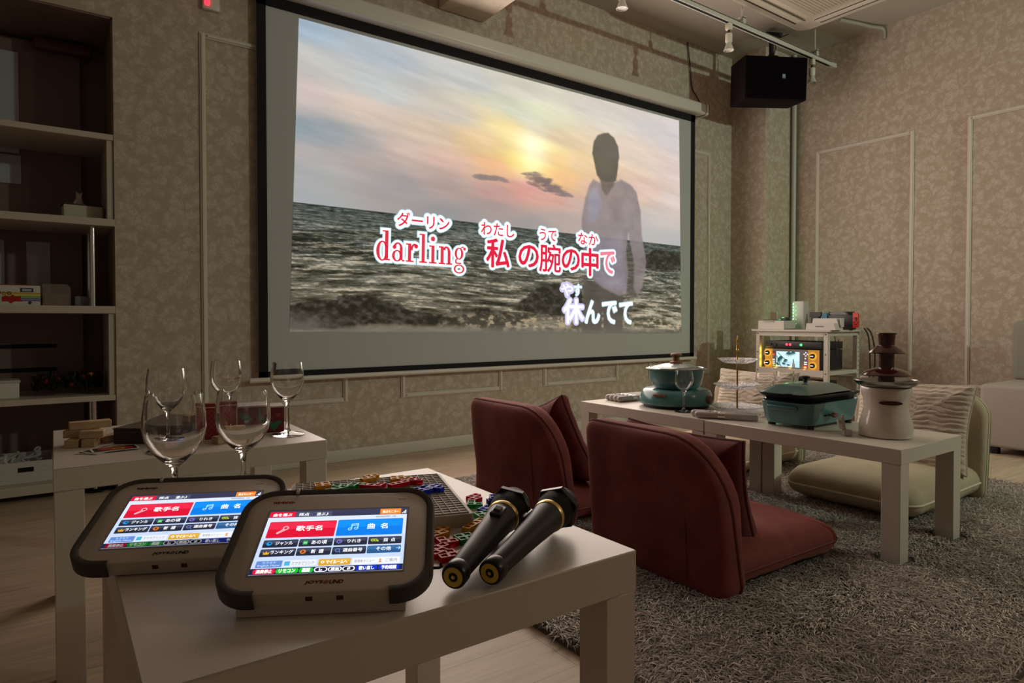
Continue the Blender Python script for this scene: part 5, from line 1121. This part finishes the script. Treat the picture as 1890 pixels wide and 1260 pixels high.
gc = thing('game_console', 'handheld game console in a dock, blue and red grips, at the rack top\'s right', 'game console', (4.44, 2.302, ZR), rad(0))
GY = .135; TZ = xf((0, 0, .012), (0, rad(8), 0))
bm = bmesh.new(); add_box(bm, (.02, .02, .052), (.05, .175, .104), .006, 2); obj('dock', bm, mat('black_case', ()), gc)
bm = bmesh.new(); add_box(bm, (0, .02, .062), (.014, .18, .104), .003, 2, TZ); obj('screen_body', bm, mat('black_glass', (.01, .01, .012), .12), gc)
bm = bmesh.new(); add_prism(bm, rrect(-.0, -.052, .036, .052, (.004, .018, .018, .004)), -.008, .008, Matrix.Translation((-.004, -.070, .066)) @ Matrix(((0, 0, 1, 0), (-1, 0, 0, 0), (0, 1, 0, 0), (0, 0, 0, 1)))); g1 = obj('red_grip', bm, mat('red_grip_plastic', (.60, .03, .025), .4), gc)
bm = bmesh.new(); add_tube(bm, [(-.012, -.090, .078), (-.017, -.090, .078)], .009, 12); 
for dy, dz in ((0, .012), (0, -.012), (.012, 0), (-.012, 0)): add_tube(bm, [(-.012, -.090+dy, .050+dz), (-.015, -.090+dy, .050+dz)], .004, 8)
obj('buttons', bm, mat('black_dial', ()), gc)
bm = bmesh.new(); add_prism(bm, rrect(-.0, -.052, .036, .052, (.004, .018, .018, .004)), -.008, .008, Matrix.Translation((-.004, .110, .066)) @ Matrix(((0, 0, 1, 0), (1, 0, 0, 0), (0, 1, 0, 0), (0, 0, 0, 1)))); obj('blue_grip', bm, mat('blue_grip_plastic', (.01, .13, .26), .4), gc)

# ================================================================== LIGHT AND CAMERA
def lamp(name, kind, loc, energy, col, **k):
    d = bpy.data.lights.new(name, kind); d.energy = energy; d.color = col
    for a, b in k.items(): setattr(d, a, b)
    o = bpy.data.objects.new(name, d); COL.objects.link(o); o.location = loc; return o
k1 = lamp('spot_lamp', 'SPOT', (4.45, -1.7, 2.38), KEY, (.76, 1., .80), shadow_soft_size=.045, spot_size=rad(114), spot_blend=1.)
k1.rotation_euler = (Vector((3.8, 3.3, 1.1))-Vector(k1.location)).to_track_quat('-Z', 'Y').to_euler()
k2 = lamp('warm_fill', 'POINT', (3.2, -1.2, 2.3), WARM, (1., .74, .55), shadow_soft_size=.15)  # warm fill added out of view to lift dim faces
k3 = lamp('screen_fill', 'AREA', (2.44, 3.19, 1.46), FILL, (1., .84, .73), shape='RECTANGLE', size=2.86, size_y=1.58)  # added unseen fill, boosts the screen's light far beyond its picture
k3.rotation_euler = (rad(-90), 0, 0)
g_ = lamp('router_light', 'POINT', (4.375, 2.735, .83), .55, (.1, 1, .25), shadow_soft_size=.01)
for y_, z_ in ((2.771, .44), (2.771, .49), (2.771, .54), (2.45, .4235), (2.56, .4235), (2.67, .4235)): lamp('machine_dial_light', 'POINT', (4.213, y_, z_), .07, (1, .62, .06), shadow_soft_size=.006)
w = bpy.data.worlds.new('World'); SC.world = w; w.use_nodes = True
w.node_tree.nodes['Background'].inputs[0].default_value = (1., .76, .58, 1); w.node_tree.nodes['Background'].inputs[1].default_value = AMB
cam = bpy.data.cameras.new('camera'); co = bpy.data.objects.new('camera', cam); COL.objects.link(co)
cam.sensor_width = 36; cam.lens = 1190/1890*36; cam.clip_start = .02
cam.shift_y = (630-613.85)/1890*-1
co.location = (0, 0, .75); co.rotation_euler = (rad(90-1.1), 0, rad(-35.4)); SC.camera = co
vs = SC.view_settings; vs.view_transform = 'Standard'; vs.look = 'None'; vs.gamma = 1; vs.use_curve_mapping = False; vs.exposure = 0

for o_ in bpy.data.objects:                                # lamps shine through the clear wine glasses onto the table tops
    if o_.type == 'MESH' and o_.parent and o_.parent.name.startswith('wine_glass'): o_.cycles.is_caustics_caster = True
    if o_.type == 'MESH' and o_.name.startswith('tabletop'): o_.cycles.is_caustics_receiver = True
for l_ in (k1, k2, k3): l_.data.cycles.is_caustics_light = True
SC.cycles.use_denoising = True; SC.cycles.max_bounces = 10; SC.cycles.transmission_bounces = 10; SC.cycles.transparent_max_bounces = 8; SC.cycles.sample_clamp_indirect = 4; SC.cycles.caustics_refractive = True
